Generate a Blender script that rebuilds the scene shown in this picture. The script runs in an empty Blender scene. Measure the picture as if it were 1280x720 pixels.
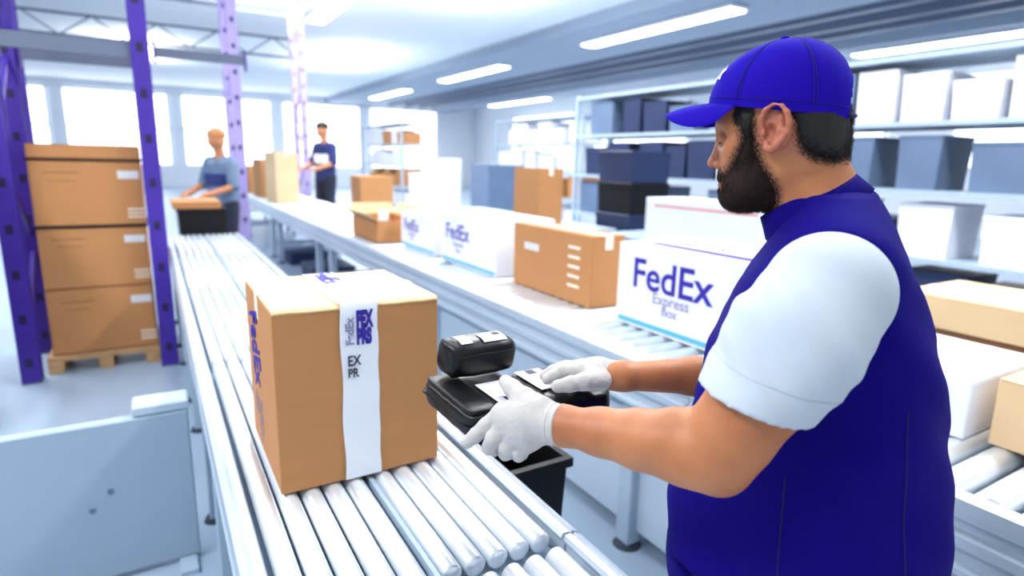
import bpy, bmesh, math, random
import numpy as np
from mathutils import Vector, Matrix
from mathutils.bvhtree import BVHTree
random.seed(7)
C = bpy.context.scene.collection
PI = math.pi

# ------------------------------------------------------------------ camera frame (surveyed from the photo)
CAMP = np.array([0.0, 0.0, 1.55]); FPX = 747.0
d1 = np.array([-455.0, 168.0, -FPX]); d1 /= np.linalg.norm(d1)
d2 = np.array([1274.0, 128.0, -FPX]); d2 -= d2.dot(d1) * d1; d2 /= np.linalg.norm(d2)
d3 = np.cross(d2, d1)
RW = np.array([d2, d1, d3])
def D(x, y, d):                       # survey helper: the 3-D point seen at x,y at depth d
    return CAMP + RW @ np.array([x - 640, 360 - y, -FPX]) * d / FPX

# ------------------------------------------------------------------ materials
def hexc(h):
    v = [int(h[i:i+2], 16) / 255 for i in (0, 2, 4)]
    return tuple((c / 12.92 if c <= .04045 else ((c + .055) / 1.055) ** 2.4) for c in v) + (1,)
MATS = {}
def mat(name, col, rough=.6, metal=0, noise=None, bump=None, emit=None, sheen=0, coat=0, spec=None, sss=0, stretch=(1, 1, 1), col2=None):
    m = bpy.data.materials.new(name); m.use_nodes = True; nt = m.node_tree; b = nt.nodes['Principled BSDF']
    c = hexc(col) if isinstance(col, str) else col
    b.inputs['Base Color'].default_value = c; b.inputs['Roughness'].default_value = rough; b.inputs['Metallic'].default_value = metal
    if spec is not None: b.inputs['Specular IOR Level'].default_value = spec
    if sheen: b.inputs['Sheen Weight'].default_value = sheen; b.inputs['Sheen Roughness'].default_value = .6
    if coat: b.inputs['Coat Weight'].default_value = coat; b.inputs['Coat Roughness'].default_value = .15
    if sss: b.inputs['Subsurface Weight'].default_value = sss; b.inputs['Subsurface Radius'].default_value = (.012, .005, .003); b.inputs['Subsurface Scale'].default_value = 1
    if emit: b.inputs['Emission Color'].default_value = c; b.inputs['Emission Strength'].default_value = emit
    if noise or bump:
        tc = nt.nodes.new('ShaderNodeTexCoord'); mp = nt.nodes.new('ShaderNodeMapping'); mp.inputs['Scale'].default_value = stretch
        nt.links.new(tc.outputs['Object'], mp.inputs['Vector'])
    if noise:
        n = nt.nodes.new('ShaderNodeTexNoise'); n.inputs['Scale'].default_value = noise[0]; n.inputs['Detail'].default_value = 6
        nt.links.new(mp.outputs[0], n.inputs['Vector'])
        r = nt.nodes.new('ShaderNodeValToRGB'); a = noise[1]
        c2 = hexc(col2) if col2 else tuple(min(1, v * (1 + a)) for v in c[:3]) + (1,)
        r.color_ramp.elements[0].color = tuple(v * (1 - a) for v in c[:3]) + (1,) if not col2 else c
        r.color_ramp.elements[1].color = c2; r.color_ramp.elements[0].position = .3; r.color_ramp.elements[1].position = .7
        nt.links.new(n.outputs[0], r.inputs[0]); nt.links.new(r.outputs[0], b.inputs['Base Color'])
    if bump:
        n = nt.nodes.new('ShaderNodeTexNoise'); n.inputs['Scale'].default_value = bump[0]; n.inputs['Detail'].default_value = 4
        nt.links.new(mp.outputs[0], n.inputs['Vector'])
        bp = nt.nodes.new('ShaderNodeBump'); bp.inputs['Strength'].default_value = bump[1]; bp.inputs['Distance'].default_value = bump[2] if len(bump) > 2 else .002
        nt.links.new(n.outputs[0], bp.inputs['Height']); nt.links.new(bp.outputs[0], b.inputs['Normal'])
    MATS[name] = m; return m
M = {}
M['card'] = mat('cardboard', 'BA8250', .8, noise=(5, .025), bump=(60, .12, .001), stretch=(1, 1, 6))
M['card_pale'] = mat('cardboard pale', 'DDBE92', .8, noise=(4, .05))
M['card_dark'] = mat('cardboard dark', '8A5A3A', .85, noise=(4, .1))
M['tape'] = mat('white tape', 'E9EEF6', .35, bump=(25, .25, .003))
M['wtape'] = mat('paper tape', 'F3E6D2', .5)
M['white_card'] = mat('white card', 'E8EBF4', .7, noise=(3, .03))
M['label'] = mat('white label', 'D8DADC', .6)
M['ink'] = mat('purple ink', '2C1A9A', .6)
M['ink_grey'] = mat('grey ink', '8C88B0', .6)
M['ink_dark'] = mat('dark ink', '2A2440', .6)
M['teal'] = mat('teal stripe', '58AFCB', .6)
M['red'] = mat('red stripe', 'E08070', .6)
M['poly'] = mat('black poly film', '05070B', .36, bump=(9, .35, .01), spec=.35)
M['black'] = mat('black plastic', '07090F', .55, spec=.3)
M['navy'] = mat('navy plastic', '1C2B52', .5, noise=(3, .15))
M['slate'] = mat('slate blue plastic', '5E7390', .5, noise=(3, .1))
M['steel'] = mat('roller steel', 'E2EAF2', .34, metal=.55, bump=(8, .15, .002), stretch=(1, .2, 1))
M['rail'] = mat('aluminium rail', 'CBD7E2', .32, metal=.45)
M['bed'] = mat('conveyor bed', 'AFC0D0', .6)
M['leg'] = mat('conveyor leg paint', 'A3B6C8', .5, noise=(4, .04))
M['panel'] = mat('pale panel', '98ACBF', .5, noise=(2, .04))
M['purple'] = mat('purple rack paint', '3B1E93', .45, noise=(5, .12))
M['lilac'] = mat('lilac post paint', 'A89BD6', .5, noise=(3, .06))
M['beam'] = mat('grey beam paint', '5F6A80', .5)
M['wood'] = mat('pallet wood', 'C49A6C', .8, noise=(9, .2), stretch=(1, 6, 6))
M['floor'] = mat('floor', '9AAEC2', .35, noise=(.7, .05), bump=(3, .05, .004))
M['ceil'] = mat('ceiling white', 'E9EEF3', .8, noise=(.3, .02))
M['soffit'] = mat('soffit grey', '94A3B6', .7, noise=(.5, .03))
M['wall'] = mat('wall white', 'E4EAF1', .8, noise=(.4, .02))
M['lamp'] = mat('lamp diffuser', 'FFFFFF', .5, emit=9)
M['window'] = mat('window daylight', 'F4F8FF', .5, emit=2.6)
M['vest'] = mat('blue vest twill', '0E046C', .9, noise=(6, .05), bump=(420, .25, .0006), spec=.1)
M['cap'] = mat('blue cap cotton', '1D0A98', .9, noise=(7, .04), bump=(500, .2, .0005), spec=.1)
M['capdark'] = mat('cap underside', '0D0648', .9)
M['capseam'] = mat('cap seam', '160674', .9)
M['seam'] = mat('seam thread', '0A0450', .9)
M['shirt'] = mat('white shirt', 'B7C0CB', .8, noise=(5, .02), bump=(380, .15, .0006), spec=.2)
M['glove'] = mat('white glove', 'B9B6B3', .85, noise=(12, .03), bump=(420, .6, .001), spec=.2)
M['hair'] = mat('black hair', '100B0A', .55, bump=(160, .9, .003), spec=.4, stretch=(1, 1, .25))
M['beard'] = mat('dark beard', '241611', .8, noise=(90, .4), bump=(220, .9, .003), spec=.25, stretch=(1, 1, .4))
M['pants'] = mat('dark trousers', '1A2036', .85, bump=(200, .2, .001))
M['shoe'] = mat('black shoe', '0B0B0D', .5)
M['eye'] = mat('eye white', 'D8D2CC', .2)
M['iris'] = mat('dark iris', '1A0F0A', .1)
M['buckle'] = mat('grey thread', 'F2F2FA', .7)
M['skin2'] = mat('warm skin', 'C08058', .6)
M['work_navy'] = mat('navy uniform', '1B2A66', .8)
M['work_white'] = mat('pale reflective band', 'E6ECF0', .5)
M['concrete'] = mat('grey rubber', '303A48', .7)
def slotted(m):
    nt = m.node_tree; b = nt.nodes['Principled BSDF']; tc = nt.nodes.new('ShaderNodeTexCoord'); sp = nt.nodes.new('ShaderNodeSeparateXYZ'); nt.links.new(tc.outputs['Object'], sp.inputs[0])
    def mth(op, a, b_=None, c=None):
        n = nt.nodes.new('ShaderNodeMath'); n.operation = op
        for i, v in enumerate((a, b_, c)):
            if v is None: continue
            if isinstance(v, (int, float)): n.inputs[i].default_value = v
            else: nt.links.new(v, n.inputs[i])
        return n.outputs[0]
    zf = mth('LESS_THAN', mth('ABSOLUTE', mth('SUBTRACT', mth('FRACT', mth('DIVIDE', sp.outputs[2], .3)), .5)), .1)
    side = mth('MAXIMUM', mth('MAXIMUM', mth('LESS_THAN', mth('ABSOLUTE', sp.outputs[0]), .02), mth('LESS_THAN', mth('ABSOLUTE', sp.outputs[1]), .02)), mth('LESS_THAN', mth('ABSOLUTE', mth('SUBTRACT', sp.outputs[1], .75)), .02))
    fac = mth('MULTIPLY', zf, side); old = b.inputs['Base Color'].links[0].from_socket
    x = nt.nodes.new('ShaderNodeMix'); x.data_type = 'RGBA'; nt.links.new(fac, x.inputs[0]); nt.links.new(old, x.inputs[6]); x.inputs[7].default_value = hexc('140A3C'); nt.links.new(x.outputs[2], b.inputs['Base Color'])
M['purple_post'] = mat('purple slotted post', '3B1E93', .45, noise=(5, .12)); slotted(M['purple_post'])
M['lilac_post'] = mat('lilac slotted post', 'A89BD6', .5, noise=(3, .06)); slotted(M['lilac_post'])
# skin with colour attribute (stubble / lips / flush are real colour of the skin)
def skin_mat():
    m = bpy.data.materials.new('skin'); m.use_nodes = True; nt = m.node_tree; b = nt.nodes['Principled BSDF']
    at = nt.nodes.new('ShaderNodeAttribute'); at.attribute_name = 'tint'
    sp = nt.nodes.new('ShaderNodeSeparateColor'); nt.links.new(at.outputs['Color'], sp.inputs[0])
    tc = nt.nodes.new('ShaderNodeTexCoord'); n = nt.nodes.new('ShaderNodeTexNoise'); n.inputs['Scale'].default_value = 14; n.inputs['Detail'].default_value = 5
    nt.links.new(tc.outputs['Object'], n.inputs['Vector'])
    r = nt.nodes.new('ShaderNodeValToRGB'); r.color_ramp.elements[0].color = hexc('A6643C'); r.color_ramp.elements[1].color = hexc('B87548')
    r.color_ramp.elements[0].position = .35; r.color_ramp.elements[1].position = .65
    nt.links.new(n.outputs[0], r.inputs[0])
    def mix(prev, fac, colr):
        x = nt.nodes.new('ShaderNodeMix'); x.data_type = 'RGBA'; nt.links.new(fac, x.inputs[0]); nt.links.new(prev, x.inputs[6]); x.inputs[7].default_value = hexc(colr); return x.outputs[2]
    o = mix(r.outputs[0], sp.outputs['Green'], 'B4605A')
    n2 = nt.nodes.new('ShaderNodeTexNoise'); n2.inputs['Scale'].default_value = 350; nt.links.new(tc.outputs['Object'], n2.inputs['Vector'])
    mm = nt.nodes.new('ShaderNodeMath'); mm.operation = 'MULTIPLY'; nt.links.new(sp.outputs['Red'], mm.inputs[0])
    m3 = nt.nodes.new('ShaderNodeMath'); m3.operation = 'MULTIPLY_ADD'; nt.links.new(n2.outputs[0], m3.inputs[0]); m3.inputs[1].default_value = 1.2; m3.inputs[2].default_value = .25
    nt.links.new(m3.outputs[0], mm.inputs[1]); mm.use_clamp = True
    o = mix(o, mm.outputs[0], '2A1A15')
    nt.links.new(o, b.inputs['Base Color']); b.inputs['Roughness'].default_value = .5
    b.inputs['Subsurface Weight'].default_value = .12; b.inputs['Subsurface Radius'].default_value = (.01, .004, .002); b.inputs['Subsurface Scale'].default_value = 1
    n4 = nt.nodes.new('ShaderNodeTexNoise'); n4.inputs['Scale'].default_value = 260; nt.links.new(tc.outputs['Object'], n4.inputs['Vector'])
    bp = nt.nodes.new('ShaderNodeBump'); bp.inputs['Strength'].default_value = .12; bp.inputs['Distance'].default_value = .001
    nt.links.new(n4.outputs[0], bp.inputs['Height']); nt.links.new(bp.outputs[0], b.inputs['Normal'])
    return m
M['skin'] = skin_mat()

# ------------------------------------------------------------------ object helpers
def tag(o, label=None, cat=None, group=None, kind=None):
    if label: o['label'] = label
    if cat: o['category'] = cat
    if group: o['group'] = group
    if kind: o['kind'] = kind
    return o
def thing(name, label, cat, loc=(0, 0, 0), group=None):
    o = bpy.data.objects.new(name, None); C.objects.link(o); o.location = loc; o.empty_display_size = .1
    return tag(o, label, cat, group)
def origin_of(p):
    v = Vector((0, 0, 0))
    while p is not None: v += Vector(p.location); p = p.parent
    return v
class MB:
    """collects shapes in world coordinates; build() links them as one mesh object."""
    def __init__(s): s.v = []; s.f = []
    def add(s, vs, fs):
        n = len(s.v); s.v += [tuple(map(float, v)) for v in vs]; s.f += [tuple(i + n for i in f) for f in fs]; return s
    def box(s, x0, x1, y0, y1, z0, z1, M4=None, bev=0):
        if bev:
            b = bev
            xs = [x0, x0 + b, x1 - b, x1]; ys = [y0, y0 + b, y1 - b, y1]; zs = [z0, z0 + b, z1 - b, z1]
            vs = []; 
            for sx in (0, 1):
                for sy in (0, 1):
                    for sz in (0, 1):
                        X, Y, Z_ = (x0, x1)[sx], (y0, y1)[sy], (z0, z1)[sz]; ix, iy, iz = (b, -b)[sx], (b, -b)[sy], (b, -b)[sz]
                        vs += [(X, Y + iy, Z_ + iz), (X + ix, Y, Z_ + iz), (X + ix, Y + iy, Z_)]
            bm = bmesh.new(); bv = [bm.verts.new(v) for v in vs]; bmesh.ops.convex_hull(bm, input=bv)
            bm.normal_update(); bm.verts.index_update()
            out = [(M4 @ v.co) if M4 else v.co.copy() for v in bm.verts]; fs = [tuple(v.index for v in f.verts) for f in bm.faces]; bm.free()
            return s.add(out, fs)
        vs = [(x, y, z) for x in (x0, x1) for y in (y0, y1) for z in (z0, z1)]
        if M4: vs = [M4 @ Vector(v) for v in vs]
        return s.add(vs, [(0, 1, 3, 2), (4, 6, 7, 5), (0, 4, 5, 1), (2, 3, 7, 6), (0, 2, 6, 4), (1, 5, 7, 3)])
    def cyl(s, a, b, r, r2=None, seg=16, caps=True):
        a = Vector(a); b = Vector(b); r2 = r if r2 is None else r2
        z = (b - a).normalized(); x = z.orthogonal().normalized(); y = z.cross(x)
        vs = []
        for p, rr in ((a, r), (b, r2)):
            for i in range(seg):
                t = 2 * PI * i / seg; vs.append(p + x * rr * math.cos(t) + y * rr * math.sin(t))
        fs = [(i, (i + 1) % seg, seg + (i + 1) % seg, seg + i) for i in range(seg)]
        if caps: fs += [tuple(range(seg - 1, -1, -1)), tuple(range(seg, 2 * seg))]
        return s.add(vs, fs)
    def tube(s, pts, r, seg=8):
        pts = [Vector(p) for p in pts]; n = len(pts); vs = []; ref = None
        rs = r if isinstance(r, (list, tuple)) else [r] * n
        for i, p in enumerate(pts):
            t = (pts[min(i + 1, n - 1)] - pts[max(i - 1, 0)]).normalized()
            if ref is None: ref = t.orthogonal().normalized()
            ref = (ref - ref.dot(t) * t).normalized(); y = t.cross(ref)
            for k in range(seg):
                a = 2 * PI * k / seg; vs.append(p + ref * rs[i] * math.cos(a) + y * rs[i] * math.sin(a))
        fs = [(i * seg + k, i * seg + (k + 1) % seg, (i + 1) * seg + (k + 1) % seg, (i + 1) * seg + k) for i in range(n - 1) for k in range(seg)]
        fs += [tuple(range(seg - 1, -1, -1)), tuple(range((n - 1) * seg, n * seg))]
        return s.add(vs, fs)
    def prism(s, poly, axis, a, b):       # extrude a 2-D outline along axis x/y/z
        n = len(poly)
        def p3(p, t): return {'y': (p[0], t, p[1]), 'x': (t, p[0], p[1]), 'z': (p[0], p[1], t)}[axis]
        return s.add([p3(p, a) for p in poly] + [p3(p, b) for p in poly],
                     [(i, (i + 1) % n, n + (i + 1) % n, n + i) for i in range(n)] + [tuple(range(n - 1, -1, -1)), tuple(range(n, 2 * n))])
    def build(s, name, m, parent=None, smooth=False, angle=None):
        o0 = origin_of(parent)
        me = bpy.data.meshes.new(name); me.from_pydata([(v[0] - o0.x, v[1] - o0.y, v[2] - o0.z) for v in s.v], [], s.f)
        bm = bmesh.new(); bm.from_mesh(me); bmesh.ops.recalc_face_normals(bm, faces=bm.faces); bm.to_mesh(me); bm.free()
        me.materials.append(m)
        if smooth or angle: me.polygons.foreach_set('use_smooth', [True] * len(me.polygons))
        if angle: me.set_sharp_from_angle(angle=math.radians(angle))
        o = bpy.data.objects.new(name, me); C.objects.link(o); o.parent = parent
        return o
def np_mesh(name, v, f, m, parent=None, smooth=True):
    o0 = np.array(origin_of(parent)); me = bpy.data.meshes.new(name); me.from_pydata((np.asarray(v) - o0).tolist(), [], np.asarray(f).tolist() if not isinstance(f, list) else f)
    me.materials.append(m)
    if smooth: me.polygons.foreach_set('use_smooth', [True] * len(me.polygons))
    o = bpy.data.objects.new(name, me); C.objects.link(o); o.parent = parent; return o
def copy_tree(o, parent=None):
    c = o.copy(); C.objects.link(c); c.parent = parent
    for ch in list(o.children): copy_tree(ch, c)
    return c
def dup(root, loc, label=None, group=None, rotz=None):
    r = copy_tree(root); r.location = loc
    if rotz is not None: r.rotation_euler = (0, 0, rotz)
    if label: r['label'] = label
    if group: r['group'] = group
    return r
def struct(name, mb, m, parent=None, **k):
    o = mb.build(name, m, parent, **k)
    if parent is None: o['kind'] = 'structure'
    return o
def text(s, size, origin, right, up, m, parent, name, bold=.0, shear=0, thick=.0005, sx=1.0, proj=None):
    cu = bpy.data.curves.new('t', 'FONT'); cu.body = s; cu.size = size; cu.offset = bold; cu.extrude = thick; cu.shear = shear
    ob = bpy.data.objects.new('t', cu); C.objects.link(ob); dg = bpy.context.evaluated_depsgraph_get(); dg.update()
    me = bpy.data.meshes.new_from_object(ob.evaluated_get(dg)); bpy.data.objects.remove(ob)
    r = Vector(right).normalized(); u = Vector(up).normalized(); n = r.cross(u); o0 = origin_of(parent)
    for v in me.vertices:
        p = Vector(origin) + r * v.co.x * sx + u * v.co.y + n * v.co.z
        if proj: p = proj(p, v.co.z)
        v.co = p - o0
    me.name = name; me.materials.clear(); me.materials.append(m)
    o = bpy.data.objects.new(name, me); C.objects.link(o); o.parent = parent; return o

# ------------------------------------------------------------------ SDF modelling (distance fields -> surface nets)
def surfnet(F, lo, h):
    s = F < 0
    nx, ny, nz = F.shape
    cs = [(i, j, k) for i in (0, 1) for j in (0, 1) for k in (0, 1)]
    def sub(a, c): return a[c[0]:nx - 1 + c[0], c[1]:ny - 1 + c[1], c[2]:nz - 1 + c[2]]
    cnt = np.zeros((nx - 1, ny - 1, nz - 1), np.int8)
    for c in cs: cnt += sub(s, c)
    mask = (cnt > 0) & (cnt < 8)
    I = np.argwhere(mask); idx = np.full(mask.shape, -1, np.int64); idx[mask] = np.arange(len(I))
    vals = {c: F[I[:, 0] + c[0], I[:, 1] + c[1], I[:, 2] + c[2]].astype(np.float64) for c in cs}
    pos = np.zeros((len(I), 3)); n = np.zeros(len(I))
    for a in cs:
        for ax in range(3):
            if a[ax] == 0:
                b = list(a); b[ax] = 1; b = tuple(b); fa, fb = vals[a], vals[b]; cr = (fa < 0) != (fb < 0)
                t = np.where(cr, fa / np.where(cr, fa - fb, 1), 0)
                p = np.zeros((len(I), 3)); p[:] = a; p[:, ax] += t
                pos += np.where(cr[:, None], p, 0); n += cr
    V = (pos / n[:, None] + I) * h + np.array(lo)
    Fs = []
    for ax in range(3):
        u, w = [(1, 2), (2, 0), (0, 1)][ax]
        sl0 = [slice(1, -1)] * 3; sl1 = [slice(1, -1)] * 3; sl0[ax] = slice(0, -1); sl1[ax] = slice(1, None)
        a = s[tuple(sl0)]; b = s[tuple(sl1)]; E = np.argwhere(a != b); inside = a[tuple(E.T)]
        off = np.ones(3, int); off[ax] = 0; E = E + off
        def q(du, dw):
            e = E.copy(); e[:, u] -= du; e[:, w] -= dw; return idx[e[:, 0], e[:, 1], e[:, 2]]
        quad = np.stack([q(1, 1), q(0, 1), q(0, 0), q(1, 0)], 1)
        quad[~inside] = quad[~inside][:, ::-1]
        Fs.append(quad)
    return V, np.concatenate(Fs)
class Field:
    def __init__(s, lo, hi, h):
        s.lo = np.array(lo, float); s.h = h; s.n = np.ceil((np.array(hi) - s.lo) / h).astype(int) + 1
        s.A = np.full(s.n, 1.0, np.float32)
    def grid(s, lo=None, hi=None):
        i0 = np.zeros(3, int) if lo is None else np.clip(np.floor((np.array(lo) - s.lo) / s.h).astype(int), 0, s.n)
        i1 = s.n if hi is None else np.clip(np.ceil((np.array(hi) - s.lo) / s.h).astype(int) + 1, 0, s.n)
        ax = [(s.lo[k] + np.arange(i0[k], i1[k]) * s.h).astype(np.float32) for k in range(3)]
        return tuple(slice(a, b) for a, b in zip(i0, i1)), (ax[0][:, None, None], ax[1][None, :, None], ax[2][None, None, :])
    def op(s, fn, lo, hi, k=.0, mode='u'):
        pad = k + 3 * s.h; lo = np.array(lo) - pad; hi = np.array(hi) + pad
        sl, g = s.grid(lo, hi)
        if any(q.start >= q.stop for q in sl): return
        a = s.A[sl]; b = fn(*g)
        if mode == 'u':
            if k: hh = np.maximum(k - abs(a - b), 0) / k; s.A[sl] = np.minimum(a, b) - hh * hh * k * .25
            else: s.A[sl] = np.minimum(a, b)
        else:
            b = -b
            if k: hh = np.maximum(k - abs(a - b), 0) / k; s.A[sl] = np.maximum(a, b) + hh * hh * k * .25
            else: s.A[sl] = np.maximum(a, b)
    def cone(s, a, b, r1, r2=None, k=.01, mode='u'):
        r2 = r1 if r2 is None else r2; a = np.array(a, float); b = np.array(b, float); ab = b - a; L = max(ab.dot(ab), 1e-9)
        def fn(X, Y, Z_):
            t = np.clip(((X - a[0]) * ab[0] + (Y - a[1]) * ab[1] + (Z_ - a[2]) * ab[2]) / L, 0, 1)
            return np.sqrt((X - a[0] - t * ab[0]) ** 2 + (Y - a[1] - t * ab[1]) ** 2 + (Z_ - a[2] - t * ab[2]) ** 2) - (r1 + t * (r2 - r1))
        R_ = max(r1, r2); s.op(fn, np.minimum(a, b) - R_, np.maximum(a, b) + R_, k, mode)
    def chain(s, pts, rs, k=.006, mode='u'):
        for i in range(len(pts) - 1): s.cone(pts[i], pts[i + 1], rs[i], rs[i + 1], k, mode)
    def ell(s, c, r, k=.01, axes=None, mode='u'):
        c = np.array(c, float); A_ = np.eye(3) if axes is None else np.array(axes, float)
        ext = np.sqrt(((A_ * np.array(r)[:, None]) ** 2).sum(0))
        def fn(X, Y, Z_):
            k0 = 0; k1 = 0
            for i in range(3):
                q = (X - c[0]) * A_[i, 0] + (Y - c[1]) * A_[i, 1] + (Z_ - c[2]) * A_[i, 2]
                k0 = k0 + (q / r[i]) ** 2; k1 = k1 + (q / r[i] ** 2) ** 2
            k0 = np.sqrt(k0); return k0 * (k0 - 1) / np.maximum(np.sqrt(k1), 1e-6)
        s.op(fn, c - ext, c + ext, k, mode)
    def mesh(s): return surfnet(s.A, s.lo, s.h)
def smooth_verts(V, F, it=2, lam=.5):
    n = len(V); e = np.concatenate([F[:, [0, 1]], F[:, [1, 2]], F[:, [2, 3]], F[:, [3, 0]]])
    for _ in range(it):
        S = np.zeros_like(V); cn = np.zeros(n)
        for a, b in ((0, 1), (1, 0)):
            for k in range(3): S[:, k] += np.bincount(e[:, a], V[e[:, b], k], n)
            cn += np.bincount(e[:, a], minlength=n)
        V = V + lam * (S / np.maximum(cn, 1)[:, None] - V)
    return V
def poly_sd(px, pz, poly):               # signed distance to a 2-D outline, negative inside
    d = np.full(np.broadcast(px, pz).shape, 1e9, np.float32); ins = np.zeros(d.shape, bool); n = len(poly)
    for i in range(n):
        ax, az = poly[i]; bx, bz = poly[(i + 1) % n]; ex, ez = bx - ax, bz - az
        t = np.clip(((px - ax) * ex + (pz - az) * ez) / (ex * ex + ez * ez), 0, 1)
        d = np.minimum(d, (px - ax - t * ex) ** 2 + (pz - az - t * ez) ** 2)
        c = ((az > pz) != (bz > pz)) & (px < (bx - ax) * (pz - az) / (bz - az + 1e-12) + ax)
        ins ^= c
    d = np.sqrt(d); return np.where(ins, -d, d)
# ================================================================== THE HALL
struct('floor', MB().box(-9, 17, -3, 33, -.1, 0), M['floor'])
struct('ceiling', MB().box(-9, 17, -3, 33, 4.62, 4.75), M['ceil'])
struct('wall_far', MB().box(-9, 17, 33, 33.2, 0, 4.62), M['wall'])
struct('wall_right', MB().box(17, 17.2, -3, 33, 0, 4.62), M['wall'])
struct('wall_left', MB().box(-9.2, -9, -3, 33, 0, 4.62), M['wall'])
struct('trim_1', MB().box(8.2, 10.9, -3, 32.9, 4.36, 4.62), M['soffit'])
struct('trim_2', MB().box(14.2, 15.4, -3, 32.9, 4.3, 4.62), M['soffit'])
for i, x in enumerate((11.6, 12.6, 13.4)):
    struct('trim_%d' % (i + 3), MB().box(x, x + .16, -3, 32.9, 4.42, 4.62), M['beam'])
def window(i, x0, x1, y, z0, z1, side=False):
    w = bpy.data.objects.new('window_%d' % i, None); C.objects.link(w); w['kind'] = 'structure'
    fr = MB(); pn = MB(); t = .08
    def bx(mb, a0, a1, c0, c1, d0, d1):
        if side: mb.box(y - d1, y - d0, a0, a1, c0, c1)
        else: mb.box(a0, a1, y - d1, y - d0, c0, c1)
    bx(pn, x0, x1, z0, z1, .02, .04)
    for a in (x0, x1 - t): bx(fr, a, a + t, z0, z1, .0, .1)
    for c in (z0, z1 - t, (z0 + z1) / 2): bx(fr, x0, x1, c, c + t, .0, .1)
    n = max(2, int((x1 - x0) / 1.6))
    for k in range(1, n): bx(fr, x0 + (x1 - x0) * k / n - .03, x0 + (x1 - x0) * k / n + .03, z0, z1, .0, .09)
    pn.build('window_pane', M['window'], w); fr.build('window_frame', M['wall'], w)
for i, x in enumerate((-7.5, -3, 1.5, 6, 10.5)): window(i + 1, x, x + 4, 33, 1.0, 4.3)
for i, y in enumerate((2, 9, 16, 23)): window(i + 6, y, y + 5.5, 17, 1.6, 3.9, True)  # side windows added as glowing panes to light the hall

def lamp_fixture(x, y, L, label, zc=4.36):
    t = thing('ceiling_light', label, 'ceiling light', (x, y, zc), 'strip lights along the ceiling')
    MB().box(x - .24, x + .24, y - L / 2, y + L / 2, zc - .07, zc - .005, bev=.015).build('housing', M['wall'], t)
    MB().box(x - .2, x + .2, y - L / 2 + .05, y + L / 2 - .05, zc - .1, zc - .06, bev=.012).build('diffuser', M['lamp'], t)
    return t
lamp_fixture(9.2, 9.9, 4.4, 'long strip light on the grey soffit, the largest and nearest of the soffit row')
lamp_fixture(9.2, 18.2, 4.4, 'second strip light on the grey soffit, farther along than the longest one')
lamp_fixture(9.2, 26.0, 4.4, 'small farthest strip light on the grey soffit')
lamp_fixture(14.8, 6.4, 5.0, 'strip light at the right edge behind the blue cap', 4.3)
lamp_fixture(14.8, 24.5, 5.0, 'faint distant strip light low beneath the soffit row', 4.3)
lamp_fixture(3.5, 12.6, 4.4, 'bright strip light on the white ceiling at the top edge', 4.62)
for y in (1.0, 6.5, 20, 27): lamp_fixture(3.5, y, 3.4, 'added overhead strip light on the white ceiling out of the frame', 4.62) if y < 10 else None  # unseen fixtures added to light the near part of the hall
for y in (1.5, 7.5): lamp_fixture(-2.5, y, 3.4, 'added unseen overhead strip light above the purple rack', 4.62)  # also added out of view, to light the left side

# ================================================================== ROLLER LINE (the one the big carton stands on)
XL, XR, ZR = .115, .675, .80
def near_module(y0, y1, label):
    t = thing('roller_conveyor', label, 'conveyor', (.395, y0, 0), 'sections of the near roller conveyor')
    L = y1 - y0; e = .004
    for sx, x in ((-1, XL), (1, XR)):
        # channel rail with a rounded top lip and a groove
        prof = [(0, .66), (.036 * sx, .66), (.036 * sx, .668), (.012 * sx, .668), (.012 * sx, .742), (.036 * sx, .75), (.04 * sx, .765), (.036 * sx, .79), (.02 * sx, .80), (.014 * sx, .795), (.01 * sx, .8), (-.004 * sx, .8), (-.008 * sx, .79), (-.004 * sx, .78), (0, .775)]
        MB().prism([(x + a, c) for a, c in prof], 'y', y0 + e, y1 - e).build('side_rail', M['rail'], t, angle=35)
    MB().box(XL + .002, XR - .002, y0 + e, y1 - e, .728, .738).build('bed_plate', M['bed'], t)
    MB().box(.392, .402, y0 + e, y1 - e, .738, .792).build('centre_divider', M['leg'], t)
    xs = [.158 + .0505 * i for i in range(5)] + [.428 + .0505 * i for i in range(5)]
    for x in xs:
        r = .0225; b = MB()
        a0, a1 = y0 + .02, y1 - .02
        b.tube([(x, a0, .7775), (x, a0 + .002, .7775), (x, a0 + .006, .7775), (x, a1 - .006, .7775), (x, a1 - .002, .7775), (x, a1, .7775)], [.004, .018, r, r, .018, .004], 20)
        b.build('roller', M['steel'], t, angle=50)
    for y in (y0 + .25, y1 - .25):
        for x in (XL, XR):
            b = MB().box(x - .02, x + .02, y - .03, y + .03, .02, .66, bev=.004); lg = b.build('leg', M['leg'], t)
            MB().cyl((x, y, 0), (x, y, .02), .045, .035).build('foot_pad', M['concrete'], lg)
        MB().box(XL, XR, y - .018, y + .018, .25, .29).build('cross_bar', M['leg'], t)
    return t
near_module(-.55, .885, 'roller conveyor section nearest the camera, in front of the big taped carton')
near_module(.885, 2.4, 'roller conveyor section that carries the big taped carton')
near_module(2.4, 3.9, 'roller conveyor section just behind the big taped carton')
near_module(3.9, 5.2, 'roller conveyor section next to the cardboard stack on the pallet')
near_module(5.2, 6.5, 'far end section of the near roller conveyor, by the black bin')

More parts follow.
